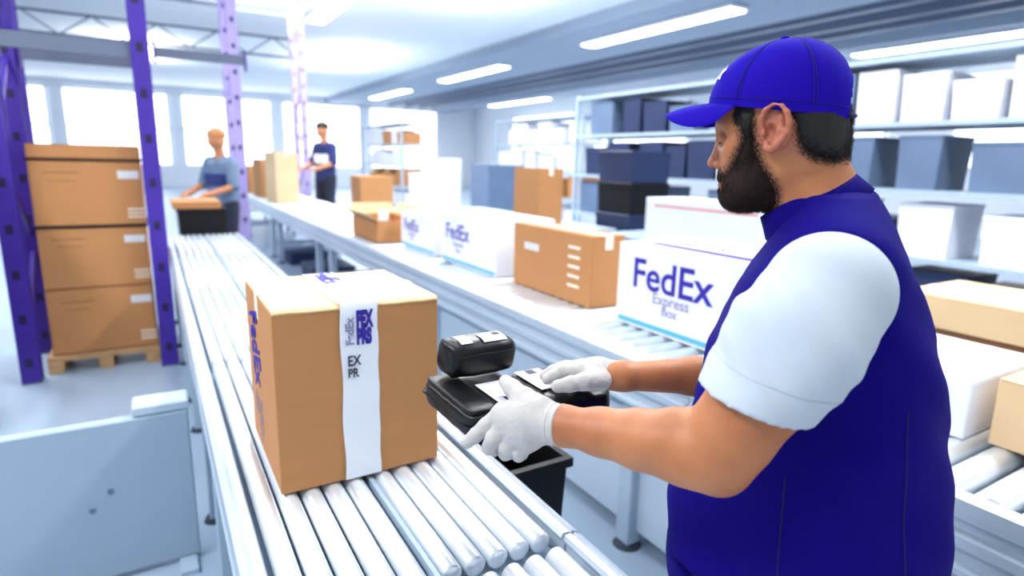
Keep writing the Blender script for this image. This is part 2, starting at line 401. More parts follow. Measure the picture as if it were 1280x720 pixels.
# ================================================================== FAR LINE (runs behind the worker)
CX0, CX1 = 1.55, 2.45
def far_module(y0, y1, label, pitch, panel):
    t = thing('roller_conveyor', label, 'conveyor', ((CX0 + CX1) / 2, y0, 0), 'sections of the parcel conveyor behind the worker')
    e = .004
    for sx, x in ((-1, CX0), (1, CX1)):
        prof = [(0, .64), (.03 * sx, .64), (.03 * sx, .655), (.008 * sx, .66), (.008 * sx, .70), (.034 * sx, .71), (.034 * sx, .735), (.012 * sx, .745), (.012 * sx, .77), (.036 * sx, .78), (.04 * sx, .80), (.034 * sx, .825), (.01 * sx, .835), (-.006 * sx, .83), (-.008 * sx, .8), (0, .79)]
        MB().prism([(x + a, c) for a, c in prof], 'y', y0 + e, y1 - e).build('side_rail', M['rail'], t, angle=35)
    MB().box(CX0 + .002, CX1 - .002, y0 + e, y1 - e, .72, .73).build('bed_plate', M['bed'], t)
    n = int((y1 - y0 - .06) / pitch); r = min(.042, pitch * .42)
    for i in range(n):
        y = y0 + .03 + pitch * (i + .5)
        b = MB().tube([(CX0 + .012, y, .835 - r), (CX0 + .014, y, .835 - r), (CX0 + .02, y, .835 - r), (CX1 - .02, y, .835 - r), (CX1 - .014, y, .835 - r), (CX1 - .012, y, .835 - r)], [.004, r * .8, r, r, r * .8, .004], 14)
        b.build('roller', M['steel'], t, angle=50)
    for y in (y0 + .3, y1 - .3):
        for x in (CX0 + .03, CX1 - .03):
            lg = MB().box(x - .035, x + .035, y - .04, y + .04, .02, .66, bev=.006).build('leg', M['leg'], t)
            MB().cyl((x, y, 0), (x, y, .02), .06, .045).build('foot_pad', M['concrete'], lg)
        MB().box(CX0 + .03, CX1 - .03, y - .02, y + .02, .2, .25).build('cross_bar', M['leg'], t)
    if panel:
        MB().box(CX0 + .035, CX0 + .05, y0 + .02, y1 - .02, .08, .655, bev=.004).build('guard_panel', M['bed'], t)
        MB().box(CX0 + .02, CX0 + .034, y0 + .08, y1 - .08, .6, .645, bev=.004).build('cable_duct', M['leg'], t)
    return t
far_module(-1.2, 1.35, 'parcel conveyor section directly behind the worker in the blue vest', .09, True)
far_module(1.35, 3.9, 'parcel conveyor section under the white parcel with large purple lettering', .09, True)
far_module(3.9, 6.6, 'parcel conveyor section with the small open carton', .1, False)
far_module(6.6, 9.6, 'parcel conveyor section in front of the background worker', .12, False)
far_module(9.6, 13.0, 'parcel conveyor section under the tall carton', .15, False)
far_module(13.0, 16.5, 'farthest section of the parcel conveyor', .16, False)

# ================================================================== PARCELS
def flap_top(b, x0, x1, y0, y1, z1, along):
    g = .0015; t = .0035
    if along == 'y':
        m = (x0 + x1) / 2
        b.box(x0 + .001, m - g, y0 + .001, y1 - .001, z1, z1 + t); b.box(m + g, x1 - .001, y0 + .001, y1 - .001, z1, z1 + t)
    else:
        m = (y0 + y1) / 2
        b.box(x0 + .001, x1 - .001, y0 + .001, m - g, z1, z1 + t); b.box(x0 + .001, x1 - .001, m + g, y1 - .001, z1, z1 + t)
def carton(name, label, cat, x0, x1, y0, y1, z0, z1, m, along='y', tape=None, group=None, tw=.05, bev=.004):
    t = thing(name, label, cat, ((x0 + x1) / 2, (y0 + y1) / 2, z0), group)
    MB().box(x0, x1, y0, y1, z0, z1 - .0035, bev=bev).build('box_body', m, t)
    b = MB(); flap_top(b, x0, x1, y0, y1, z1 - .0035, along); b.build('top_flap', m, t)
    if tape:
        b = MB(); e = .0008
        if along == 'y':
            c = (x0 + x1) / 2; b.box(c - tw / 2, c + tw / 2, y0 - e, y1 + e, z1, z1 + e); b.box(c - tw / 2, c + tw / 2, y0 - e, y0, z1 - .07, z1 + e); b.box(c - tw / 2, c + tw / 2, y1, y1 + e, z1 - .07, z1 + e)
        else:
            c = (y0 + y1) / 2; b.box(x0 - e, x1 + e, c - tw / 2, c + tw / 2, z1, z1 + e); b.box(x0 - e, x0, c - tw / 2, c + tw / 2, z1 - .07, z1 + e); b.box(x1, x1 + e, c - tw / 2, c + tw / 2, z1 - .07, z1 + e)
        b.build('packing_tape', tape, t)
    return t
# --- the big taped carton
bx0, bx1, by0, by1, bz0, bz1 = .192, .574, 1.305, 1.70, .8032, 1.228
t = thing('cardboard_carton', 'large brown cardboard carton with white tape and purple lettering on the near rollers', 'carton', ((bx0 + bx1) / 2, (by0 + by1) / 2, bz0))
def bulged_box(x0, x1, y0, y1, z0, z1, bul=.004, r=.005, n=14):
    bm = bmesh.new(); bmesh.ops.create_cube(bm, size=1)
    bmesh.ops.subdivide_edges(bm, edges=bm.edges, cuts=n, use_grid_fill=True)
    vs = []
    for v in bm.verts:
        p = v.co.copy(); q = [p.x, p.y, p.z]; w = [math.cos(PI * c) for c in q]
        s = [(x1 - x0), (y1 - y0), (z1 - z0)]
        out = []
        for i in range(3):
            a = q[i] * s[i]
            if abs(abs(q[i]) - .5) < 1e-6:
                j, k = [(1, 2), (0, 2), (0, 1)][i]; a += (1 if q[i] > 0 else -1) * bul * w[j] * w[k]
            out.append(a)
        v.co = Vector((out[0] + (x0 + x1) / 2, out[1] + (y0 + y1) / 2, out[2] + (z0 + z1) / 2))
    bm.verts.index_update(); b = MB(); b.add([v.co.copy() for v in bm.verts], [tuple(v.index for v in f.verts) for f in bm.faces]); bm.free(); return b
b = bulged_box(bx0, bx1, by0, by1, bz0, bz1 - .004, .0025); o = b.build('box_body', M['card'], t)
md = o.modifiers.new('b', 'BEVEL'); md.width = .003; md.segments = 2; md.limit_method = 'ANGLE'
b = MB(); xm = .385
for (a0, a1) in ((bx0 + .001, xm - .001), (xm + .001, bx1 - .001)):
    # flaps slightly sprung up with an uneven edge over the front
    n = 10; vs = []; fs = []
    for i in range(n + 1):
        x = a0 + (a1 - a0) * i / n; w = .0012 * math.sin(i * 1.3) + .0018 * math.sin(i * .55 + 1)
        for y, z in ((by0 - .0015 + w * .3, bz1 - .006 + w * .4), (by0 + .004, bz1 + w * .5), (by0 + .1, bz1 + .0006), (by1 - .004, bz1), (by1 + .001, bz1 - .006)): vs.append((x, y, z))
    for i in range(n):
        for k in range(4): fs.append((i * 5 + k, (i + 1) * 5 + k, (i + 1) * 5 + k + 1, i * 5 + k + 1))
    m_ = len(vs); vs += [(v[0], v[1], v[2] - .003) for v in vs]
    fs += [tuple(i + m_ for i in f) for f in fs[:]]
    b.add(vs, fs)
b.build('top_flap', M['card_pale'], t, angle=40)  # paler than the body: the brighter top light is put into the colour
# white tape: down the front, over the top, slightly wavy
tp = MB(); pts = []
for z in np.linspace(bz0 + .002, bz1, 16): pts.append((by0 - .0045 - .0008 * math.sin(z * 40), z))
pts += [(by0 - .002, bz1 + .003), (by0 + .006, bz1 + .0045)]
for y in np.linspace(by0 + .03, by1 - .01, 14): pts.append((y, bz1 + .0035 + .0006 * math.sin(y * 50)))
pts += [(by1 + .003, bz1 + .001)] + [(by1 + .0045, z) for z in np.linspace(bz1 - .02, bz1 - .12, 4)]
vs = []; fs = []
for i, (y, z) in enumerate(pts):
    wl = .0022 * math.sin(i * .9) - (.004 if i < 4 else 0) * 0; s = .0012 * math.sin(i * 1.7 + 1)
    vs += [(.336 + wl, y, z), (.422 + s, y, z), (.336 + wl, y + (.0012 if i < 17 else 0), z - (.0 if i < 17 else .0012)), (.422 + s, y + (.0012 if i < 17 else 0), z - (0 if i < 17 else .0012))]
for i in range(len(pts) - 1):
    a = i * 4; c = a + 4; fs += [(a, a + 1, c + 1, c), (a + 2, c + 2, c + 3, a + 3), (a, c, c + 2, a + 2), (a + 1, a + 3, c + 3, c + 1)]
tp.add(vs, fs); tape = tp.build('packing_tape', M['tape'], t, angle=40)
# cross tape on the top
MB().box(bx0 - .001, .338, 1.485, 1.53, bz1 + .0005, bz1 + .0018).box(bx0 - .0015, bx0 - .0002, 1.485, 1.53, bz1 - .06, bz1 + .0018).build('packing_tape', M['wtape'], t)
MB().box(.42, bx1 + .001, 1.47, 1.515, bz1 + .0005, bz1 + .0018).build('packing_tape', M['wtape'], t)
yf = by0 - .0062
text('FEX', .052, (.372, yf, 1.176), (1, 0, 0), (0, 0, 1), M['ink'], tape, 'tape_print', .0035, sx=.42)
text('PRS', .048, (.372, yf, 1.137), (1, 0, 0), (0, 0, 1), M['ink'], tape, 'tape_print', .0035, sx=.45)
text('FedEx', .026, (.365, yf, 1.135), (0, 0, 1), (-1, 0, 0), M['ink_grey'], tape, 'tape_print', .0008)
text('EX', .034, (.349, yf, 1.086), (1, 0, 0), (0, 0, 1), M['ink_dark'], tape, 'tape_print', .0006, sx=.75)
text('PR', .03, (.349, yf, 1.058), (1, 0, 0), (0, 0, 1), M['ink_dark'], tape, 'tape_print', .0006, sx=.75)
text('FedEx', .07, (.362, 1.70, bz1 + .0045), (.02, -1, 0), (1, .02, 0), M['ink'], tape, 'tape_print', .0015, sx=.95)
# left face lettering, reading down the carton
xs_ = bx0 - .0035
text('FedEx', .17, (xs_, 1.625, 1.165), (0, -.22, -1), (0, -1, .22), M['ink'], t, 'side_print', .003, sx=.46)
for i, s in enumerate(('Express', 'Handle with care', 'This side up')):
    text(s, .018, (xs_, 1.60 - .04 * i, .955), (0, -.22, -1), (0, -1, .22), M['ink_grey'], t, 'side_print', .0005)

# --- white parcels and cartons on the far line
ZT = .836
def white_parcel(label, x0, x1, y0, y1, z1, size, group=None, logo=True):
    t = carton('white_parcel', label, 'parcel', x0, x1, y0, y1, ZT, z1, M['white_card'], 'y', None, group)
    L = y1 - y0; xf = x0 - .0006; h = z1 - ZT
    if logo:
        text('FedEx', size, (xf, y1 - L * .1, ZT + h * .5), (0, -1, 0), (0, 0, 1), M['ink'], t, 'printed_logo', size * .016)
        text('Express', size * .36, (xf, y1 - L * .24, ZT + h * .36), (0, -1, 0), (0, 0, 1), M['ink_grey'], t, 'printed_text', .001)
        text('Box', size * .3, (xf, y1 - L * .3, ZT + h * .24), (0, -1, 0), (0, 0, 1), M['ink_grey'], t, 'printed_text', .001)
    if logo: MB().box(x0 - .0008, x0 - .0001, y0 + .01, y1 - L * .02, ZT + .012, ZT + .035).build('coloured_stripe', M['teal'], t)
    return t
p = white_parcel('large white parcel with big purple lettering on the belt beside the worker', 1.82, 2.3, 1.12, 2.08, 1.205, .185)
MB().box(1.9, 1.98, 1.15, 2.0, 1.205, 1.2058).build('coloured_stripe', M['ink'], p)
text('FedEx', .12, (2.02, 1.95, 1.2055), (0, -1, 0), (1, 0, 0), M['ink'], p, 'printed_logo', .002)
t = carton('cardboard_carton', 'brown carton standing between the white parcels on the far belt', 'carton', 1.84, 2.05, 2.3, 3.05, ZT, 1.2, M['card'], 'y', M['wtape'])
MB().box(1.839, 1.8398, 2.78, 2.93, 1.06, 1.1).build('shipping_label', M['label'], t)
for k in range(5): MB().box(1.8392, 1.8398, 2.4, 2.5, 1.12 - k * .05, 1.135 - k * .05).build('printed_line', M['wtape'], t)
white_parcel('white parcel with small purple lettering just behind the brown carton', 1.8, 2.24, 3.2, 4.02, 1.19, .15)
white_parcel('farther white parcel standing next to the open carton', 1.8, 2.22, 4.15, 4.85, 1.13, .13)
# open carton with raised flaps
t = thing('open_carton', 'small open brown carton with raised flaps on the far belt', 'carton', (1.83, 5.35, ZT))
x0, x1, y0, y1, z1 = 1.64, 2.05, 4.98, 5.75, 1.03
b = MB(); w = .006
b.box(x0, x0 + w, y0, y1, ZT, z1); b.box(x1 - w, x1, y0, y1, ZT, z1); b.box(x0 + w, x1 - w, y0, y0 + w, ZT, z1); b.box(x0 + w, x1 - w, y1 - w, y1, ZT, z1); b.box(x0, x1, y0, y1, ZT, ZT + .005)
b.build('box_body', M['card'], t)
MB().prism([(x0, z1), (x0 + w, z1), (x0 - .1, z1 + .07), (x0 - .106, z1 + .066)], 'y', y0, y1).build('flap', M['card_pale'], t)
MB().prism([(x1, z1), (x1 - w, z1), (x1 + .07, z1 + .1), (x1 + .076, z1 + .096)], 'y', y0, y1).build('flap', M['card_pale'], t)
MB().prism([(y1, z1), (y1 - w, z1), (y1 + .05, z1 + .1), (y1 + .056, z1 + .096)], 'x', x0, x1).build('flap', M['card_pale'], t)
b = MB()
for k in range(7): b.box(x0 + .05 + .03 * k, x0 + .12 + .03 * k, y0 + .06 + .09 * k, y0 + .16 + .08 * k, z1 - .05, z1 + .02 + .012 * (k % 3), bev=.01)
b.build('packing_paper', M['label'], t)
carton('cardboard_carton', 'tall narrow brown carton on the far belt beside the background worker', 'carton', 1.66, 2.0, 9.9, 10.9, ZT, 1.62, M['card_pale'], 'y', M['wtape'])
carton('cardboard_carton', 'lower brown carton behind the tall narrow one on the far belt', 'carton', 1.66, 2.1, 11.3, 12.3, ZT, 1.5, M['card'], 'y', M['wtape'])
carton('cardboard_carton', 'farthest brown carton on the far belt', 'carton', 1.66, 2.1, 12.8, 13.8, ZT, 1.36, M['card'], 'y', M['wtape'])
# right of the worker
t = white_parcel('white parcel on the belt right of the worker, partly behind his back', 1.84, 2.3, .66, 1.02, 1.0, .1, logo=False)
t = carton('cardboard_carton', 'brown carton at the right edge on the belt behind the worker', 'carton', 1.88, 2.35, .02, .62, ZT, 1.02, M['card_pale'], 'y', M['wtape'])
# packing bench beyond with cartons
def bench(x0, x1, y0, y1, z, label):
    t = thing('packing_bench', label, 'bench', ((x0 + x1) / 2, (y0 + y1) / 2, 0))
    MB().box(x0, x1, y0, y1, z - .04, z, bev=.005).build('bench_top', M['panel'], t)
    MB().box(x0 + .06, x1 - .06, y0 + .06, y1 - .06, .3, .33).build('lower_shelf', M['slate'], t)
    for x in (x0 + .05, x1 - .05):
        for y in (y0 + .05, y1 - .05): MB().box(x - .025, x + .025, y - .025, y + .025, 0, z - .04).build('leg', M['leg'], t)
bench(2.62, 3.3, .3, 2.3, .78, 'pale packing bench right behind the belt, carrying brown cartons')
carton('cardboard_carton', 'long brown carton on the packing bench at the right edge', 'carton', 2.68, 3.2, .35, 1.28, .93, 1.06, M['card_pale'], 'y', M['wtape'])
carton('cardboard_carton', 'dark brown carton under the long brown one at the right edge', 'carton', 2.7, 3.22, .4, 1.3, .782, .929, M['card_dark'], 'y', None)
bench(3.0, 3.8, 4.4, 7.2, .95, 'pale packing bench in the middle distance with a brown carton')
carton('cardboard_carton', 'brown carton on the middle-distance packing bench above the belt parcels', 'carton', 3.12, 3.4, 4.75, 5.2, .952, 1.5, M['card'], 'y', M['wtape'])
# ================================================================== PURPLE PALLET RACK, PALLET AND CARTON STACK
def rack_frame(x, y0, y1, H, m, label, cat='rack', name='rack_upright', grp='purple rack uprights'):
    t = thing(name, label, cat, (x, y0, 0), grp)
    for y in (y0, y1):
        p = MB(); w = .055
        p.prism([(x - w, y - w), (x + w, y - w), (x + w, y - w + .012), (x - w + .012, y - w + .012), (x - w + .012, y + w - .012), (x + w, y + w - .012), (x + w, y + w), (x - w, y + w)], 'z', .01, H)
        po = p.build('post', M['purple_post'] if m is M['purple'] else M['lilac_post'], t)
        MB().box(x - .058, x + .058, y - .058, y + .058, 0, .01).build('foot_plate', M['beam'], po)
    n = int(H / .7)
    for k in range(n):
        z0 = .2 + k * .7; a, c = (y0, y1) if k % 2 == 0 else (y1, y0)
        MB().tube([(x, a, z0), (x, c, min(z0 + .65, H - .05))], .018, 6).build('brace', m, t)
    return t
rack_frame(-.81, 5.0, 5.75, 4.5, M['purple'], 'purple rack upright left of the carton stack')
rack_frame(.012, 5.0, 5.75, 4.5, M['purple'], 'purple rack upright right of the carton stack')
rack_frame(-.98, 6.6, 7.35, 4.5, M['purple'], 'purple rack upright standing behind the left one')
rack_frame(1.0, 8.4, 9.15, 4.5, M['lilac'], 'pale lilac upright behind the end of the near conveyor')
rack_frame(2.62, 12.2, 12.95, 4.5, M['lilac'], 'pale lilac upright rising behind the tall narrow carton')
rack_frame(-2.0, 5.0, 5.75, 4.5, M['purple'], 'purple rack upright at the left edge of the picture')
def rack_beam(x0, x1, y, z, label, hgt=.1, m=None):
    t = thing('rack_beam', label, 'rack beam', ((x0 + x1) / 2, y, z), 'grey beams across the purple rack')
    MB().prism([(y - .025, z), (y + .025, z), (y + .025, z + hgt), (y - .01, z + hgt), (y - .01, z + hgt * .7), (y - .025, z + hgt * .7)], 'x', x0, x1).build('beam', m or M['beam'], t)
    for x in (x0, x1): MB().box(x - .01, x + .01, y - .03, y + .035, z - .06, z + hgt + .05).build('end_hook', M['purple'], t)
rack_beam(-.74, -.01, 5.0, 2.18, 'grey beam joining the purple uprights above the carton stack')
rack_beam(-.74, -.01, 5.75, 2.2, 'rear grey beam joining the purple uprights above the carton stack')
rack_beam(-.74, -.01, 5.0, 3.1, 'upper grey beam between the purple uprights')
rack_beam(-1.93, -.88, 5.0, 2.0, 'grey beam left of the carton stack', m=M['purple'])
rack_beam(-1.93, -.88, 5.0, 2.9, 'upper purple beam at the left edge', m=M['purple'])
rack_beam(-1.93, -.88, 5.75, 2.4, 'rear purple beam at the left edge', m=M['purple'])
rack_beam(.14, .98, 7.3, 2.5, 'grey beam from the purple rack to the lilac upright')
# roof trusses above the rack
def truss(y, x0, x1, z, label):
    t = thing('roof_truss', label, 'roof truss', ((x0 + x1) / 2, y, z), 'light roof trusses over the rack')
    MB().tube([(x0, y, z), (x1, y, z)], .03, 6).build('lower_chord', M['beam'], t)
    MB().tube([(x0, y, z + .45), (x1, y, z + .45)], .03, 6).build('upper_chord', M['beam'], t)
    n = int((x1 - x0) / .6)
    for k in range(n):
        a = x0 + (x1 - x0) * k / n; c = x0 + (x1 - x0) * (k + 1) / n
        MB().tube([(a, y, z + (.45 if k % 2 else 0)), (c, y, z + (0 if k % 2 else .45))], .018, 6).build('web_bar', M['beam'], t)
for i, (y, xe) in enumerate(((7.5, 1.9), (12.0, 2.6), (17.0, 3.6))): truss(y, -6.5, xe, 4.05, ['nearest grey roof truss over the purple rack', 'middle grey roof truss over the lilac uprights', 'farthest grey roof truss under the white ceiling'][i])
# pallet
def pallet(x0, x1, y0, y1, label):
    t = thing('wooden_pallet', label, 'pallet', ((x0 + x1) / 2, (y0 + y1) / 2, 0))
    n = 6
    for k in range(n):
        a = y0 + (y1 - y0 - .09) * k / (n - 1); MB().box(x0, x1, a, a + .09, .108, .126, bev=.003).build('deck_board', M['wood'], t)
    for x in (x0, (x0 + x1) / 2 - .045, x1 - .09):
        MB().box(x, x + .09, y0, y1, .0, .018, bev=.003).build('bottom_board', M['wood'], t)
        for y in (y0, (y0 + y1) / 2 - .06, y1 - .12): MB().box(x, x + .09, y, y + .12, .018, .09, bev=.004).build('block', M['wood'], t)
    for y in (y0, (y0 + y1) / 2 - .045, y1 - .09): MB().box(x0, x1, y, y + .09, .09, .108).build('stringer_board', M['wood'], t)
pallet(-.735, -.05, 5.1, 5.68, 'wooden pallet under the stack of brown cartons')
zs = [.127, .60, 1.04, 1.50, 1.60]
lb = ['bottom brown carton of the stack on the wooden pallet', 'brown carton second from the bottom of the pallet stack', 'brown carton third from the bottom of the pallet stack, below the flat top one', 'flat brown carton on top of the pallet stack']
for k in range(4):
    z0, z1 = zs[k] + .001, zs[k + 1]
    t = carton('cardboard_carton', lb[k], 'carton', -.70, -.055, 5.12, 5.7, z0, z1, M['card'], 'x', None, None, bev=.008)
    if k < 3:
        h = z1 - z0
        MB().box(-.2, -.07, 5.1185, 5.1195, z0 + h * .72, z0 + h * .84, bev=.0003).build('shipping_label', M['label'], t)
        for j in range(3): MB().box(-.16, -.06, 5.1188, 5.1196, z0 + h * (.12 + .06 * j), z0 + h * (.145 + .06 * j)).build('printed_line', M['wtape'], t)
        MB().box(-.62, -.42, 5.1188, 5.1196, z0 + h * .8, z0 + h * .815).box(-.6, -.45, 5.1188, 5.1196, z0 + h * .68, z0 + h * .69).build('printed_line', M['card_dark'], t)
    MB().box(-.701, -.054, 5.118, 5.1195, z0 + .002, z0 + .012).build('bottom_edge_tape', M['card_dark'], t)
tag(MB().box(-.704, -.051, 5.114, 5.1175, 1.49, 1.505).box(-.704, -.051, 5.702, 5.706, 1.49, 1.505).box(-.706, -.703, 5.114, 5.706, 1.49, 1.505).box(-.052, -.049, 5.114, 5.706, 1.49, 1.505).build('strap', M['black']), 'black strap around the top joint of the pallet stack', 'strap')
tag(MB().box(-.704, -.051, 5.114, 5.1175, 1.03, 1.05).box(-.704, -.051, 5.702, 5.706, 1.03, 1.05).box(-.706, -.703, 5.114, 5.706, 1.03, 1.05).box(-.052, -.049, 5.114, 5.706, 1.03, 1.05).build('strap', M['black']), 'black strap around the middle of the pallet stack', 'strap')
# dark shelving and totes at the left edge
def tote(x0, x1, y0, y1, z0, z1, m, label, group=None, lid=None):
    t = thing('plastic_tote', label, 'tote', ((x0 + x1) / 2, (y0 + y1) / 2, z0), group)
    i = .02; zt = z1 - .03
    b = MB(); vs = [(x0 + i, y0 + i, z0), (x1 - i, y0 + i, z0), (x1 - i, y1 - i, z0), (x0 + i, y1 - i, z0), (x0 + .006, y0 + .006, zt), (x1 - .006, y0 + .006, zt), (x1 - .006, y1 - .006, zt), (x0 + .006, y1 - .006, zt)]
    b.add(vs, [(0, 3, 2, 1), (0, 1, 5, 4), (1, 2, 6, 5), (2, 3, 7, 6), (3, 0, 4, 7), (4, 5, 6, 7)]); b.build('tote_body', m, t)
    MB().box(x0, x1, y0, y1, zt, z1, bev=.006).build('rim', lid or m, t)
    return t
def shelf_unit(x0, x1, y0, y1, H, zs, label, m, grp=None, n='storage_rack'):
    t = thing(n, label, 'rack', ((x0 + x1) / 2, (y0 + y1) / 2, 0), grp)
    for x in (x0, x1 - .05):
        for y in (y0, y1 - .05): MB().box(x, x + .05, y, y + .05, 0, H).build('post', m, t)
    for z in zs: MB().box(x0 + .002, x1 - .002, y0 + .002, y1 - .002, z - .04, z).build('shelf', m, t)
    return t
shelf_unit(-2.1, -.98, 4.0, 4.6, 1.75, (.25, .75, 1.25, 1.72), 'dark steel shelf unit at the left edge beside the purple upright', M['black'])
k = 0
for z, hh in ((.252, .4), (.752, .4), (1.252, .4)):
    for x in (-2.02, -1.5):
        tote(x, x + .46, 4.05, 4.55, z, z + hh, [M['black'], M['card_dark'], M['navy']][k % 3], ['black tote', 'brown tote', 'navy tote'][k % 3] + ' on the ' + ['lowest', 'middle', 'top'][int(z > .5) + int(z > 1)] + ' level of the dark shelf unit, ' + ['left', 'right'][x > -1.8] + ' one'); k += 1
# hand pallet truck showing at the left edge on the floor
t = thing('pallet_truck', 'dark blue hand pallet truck on the floor at the left edge', 'pallet truck', (-1.0, 4.0, 0))
for x in (-1.28, -.98): MB().box(x, x + .16, 3.3, 4.0, .06, .11, bev=.01).build('fork', M['navy'], t)
MB().box(-1.3, -.8, 3.12, 3.3, .06, .38, bev=.03).build('pump_housing', M['navy'], t)
MB().tube([(-1.05, 3.1, .3), (-1.05, 3.0, .9), (-1.05, 2.95, 1.0)], .018).tube([(-1.17, 2.95, 1.0), (-1.15, 2.94, 1.1), (-.95, 2.94, 1.1), (-.93, 2.95, 1.0), (-1.17, 2.95, 1.0)], .014).build('handle', M['black'], t)
for x in (-1.2, -.9): MB().cyl((x - .03, 3.16, .06), (x + .03, 3.16, .06), .06).build('wheel', M['black'], t)
# low guard panel on the near left
t = thing('guard_panel', 'low pale blue-grey guard panel on the floor left of the near conveyor', 'panel', (-.3, 2.42, 0))
MB().box(-1.2, .045, 2.40, 2.445, .02, .62, bev=.006).build('panel_sheet', M['panel'], t)
MB().box(-.13, .05, 2.40, 2.52, .622, .66, bev=.006).build('top_cap', M['bed'], t)
for x in (-1.1, -.5, .0): MB().box(x - .03, x + .03, 2.3, 2.55, 0, .02).build('foot', M['leg'], t)
bt = MB()
for x, z in ((-.28, .3), (-.22, .36)): bt.cyl((x, 2.401, z), (x, 2.396, z), .01, seg=12)
bt.build('bolt_head', M['slate'], t)
# little junction box hanging on the left rail legs
t = thing('cable_box', 'small dark junction box bolted low under the left conveyor rail', 'junction box', (.06, 1.32, .3))
MB().box(.03, .09, 1.28, 1.36, .42, .54, bev=.008).build('housing', M['concrete'], t); MB().tube([(.06, 1.32, .42), (.06, 1.33, .2), (.06, 1.4, .01)], .008).build('cable', M['black'], t)

# ================================================================== BLACK BINS AND ITEMS IN THE AISLE
def open_bin(name, label, x0, x1, y0, y1, z0, z1, m, tp=.03, cat='bin'):
    t = thing(name, label, cat, ((x0 + x1) / 2, (y0 + y1) / 2, z0)); w = .008
    def ring(i, z): return [(x0 + i, y0 + i, z), (x1 - i, y0 + i, z), (x1 - i, y1 - i, z), (x0 + i, y1 - i, z)]
    vs = ring(tp, z0) + ring(0, z1) + ring(w, z1) + ring(tp + w, z0 + .01)
    fs = [(0, 3, 2, 1), (12, 13, 14, 15)]
    for a in (0, 4, 8):
        for k in range(4): fs.append((a + k, a + (k + 1) % 4, a + 4 + (k + 1) % 4, a + 4 + k))
    MB().add(vs, fs).build('bin_body', m, t)
    r = MB(); r.box(x0 - .012, x1 + .012, y0 - .012, y0 + w, z1 - .02, z1 + .006); r.box(x0 - .012, x1 + .012, y1 - w, y1 + .012, z1 - .02, z1 + .006); r.box(x0 - .012, x0 + w, y0 + w, y1 - w, z1 - .02, z1 + .006); r.box(x1 - w, x1 + .012, y0 + w, y1 - w, z1 - .02, z1 + .006)
    r.build('rim', m, t); return t
open_bin('waste_bin', 'tall black bin standing in the aisle beneath the held packages', .735, .925, 1.22, 1.52, 0, .75, M['black'])
open_bin('waste_bin', 'black bin at the far end of the near conveyor', .2, .62, 6.62, 7.2, 0, 1.02, M['black'])
carton('cardboard_carton', 'flat tan carton lying across the far black bin', 'carton', .16, .58, 6.62, 7.25, 1.03, 1.1, M['card'], 'y')
for k, (y, lbl) in enumerate(((5.6, 'navy tote on the floor under the belt near the open carton'), (6.5, 'middle navy tote on the floor under the far belt'), (7.6, 'farther navy tote on the floor under the far belt'), (9.0, 'farthest navy tote on the floor under the far belt'))):
    tote(1.64, 2.2, y, y + .7, .0, .18, M['navy'], lbl)

# ================================================================== BACKGROUND RACKS ON THE RIGHT
rng = random.Random(3)
def stocked(x0, y0, L, label, mains, cols):
    zs = (.3, .85, 1.4, 1.95)
    shelf_unit(x0, x0 + .7, y0, y0 + L, 2.5, zs + (2.48,), label, M['leg'], 'steel racks in the right background')
    for li, z in enumerate(zs):
        y = y0 + .08
        while y < y0 + L - .5:
            w = rng.choice((.34, .42, .5)); c = cols[li % len(cols)] if rng.random() < .65 else rng.choice(cols)
            nm = {'navy': 'dark navy', 'slate': 'slate blue', 'white_card': 'white', 'card': 'brown', 'black': 'black'}[c]
            lv = ['lowest', 'second', 'third', 'top'][li]
            tote(x0 + .06, x0 + .6, y, y + w, z + .001, z + rng.choice((.3, .38, .44)), M[c], '%s tote on the %s shelf of the %s' % (nm, lv, mains), '%s totes on the %s shelf of the %s' % (nm, lv, mains))
            y += w + rng.choice((.02, .04, .2))
stocked(5.4, .6, 3.4, 'long steel rack of blue and white totes directly behind the worker\'s head', 'rack behind the worker', ['navy', 'white_card', 'slate', 'white_card', 'slate'])
stocked(5.4, 4.3, 3.0, 'steel rack of totes left of the worker\'s cap', 'rack left of the cap', ['navy', 'slate', 'navy', 'slate', 'white_card'])
stocked(5.2, -2.3, 2.6, 'steel rack of totes at the right edge of the picture', 'rack at the right edge', ['navy', 'slate', 'white_card', 'white_card', 'slate'])
stocked(7.2, 9.5, 3.4, 'distant steel rack in the bright middle background', 'distant middle rack', ['white_card', 'card', 'white_card', 'white_card', 'slate'])
stocked(5.6, 15.0, 3.4, 'farthest pale rack near the bright windows', 'farthest rack', ['white_card', 'card', 'white_card', 'white_card', 'white_card'])
# dark trolley with stacked totes left of the cap
t = thing('tote_trolley', 'low trolley carrying the tall stack of black and navy totes left of the cap', 'trolley', (4.1, 4.55, 0))
MB().box(3.85, 4.4, 4.3, 4.85, .14, .18, bev=.01).build('platform', M['beam'], t)
for x in (3.92, 4.33):
    for y in (4.37, 4.78): MB().cyl((x - .02, y, .06), (x + .02, y, .06), .06).build('wheel', M['black'], t); MB().box(x - .03, x + .03, y - .03, y + .03, .1, .14).build('caster_bracket', M['beam'], t)
for k in range(5):
    z = .181 + k * .30
    tote(3.87 + .01 * (k % 2), 4.38, 4.32, 4.83, z, z + .298, M['black'] if k % 2 else M['navy'], ['bottom navy tote', 'second lowest black tote', 'middle navy tote', 'second highest black tote', 'topmost navy tote'][k] + ' of the tall stack on the trolley left of the cap')
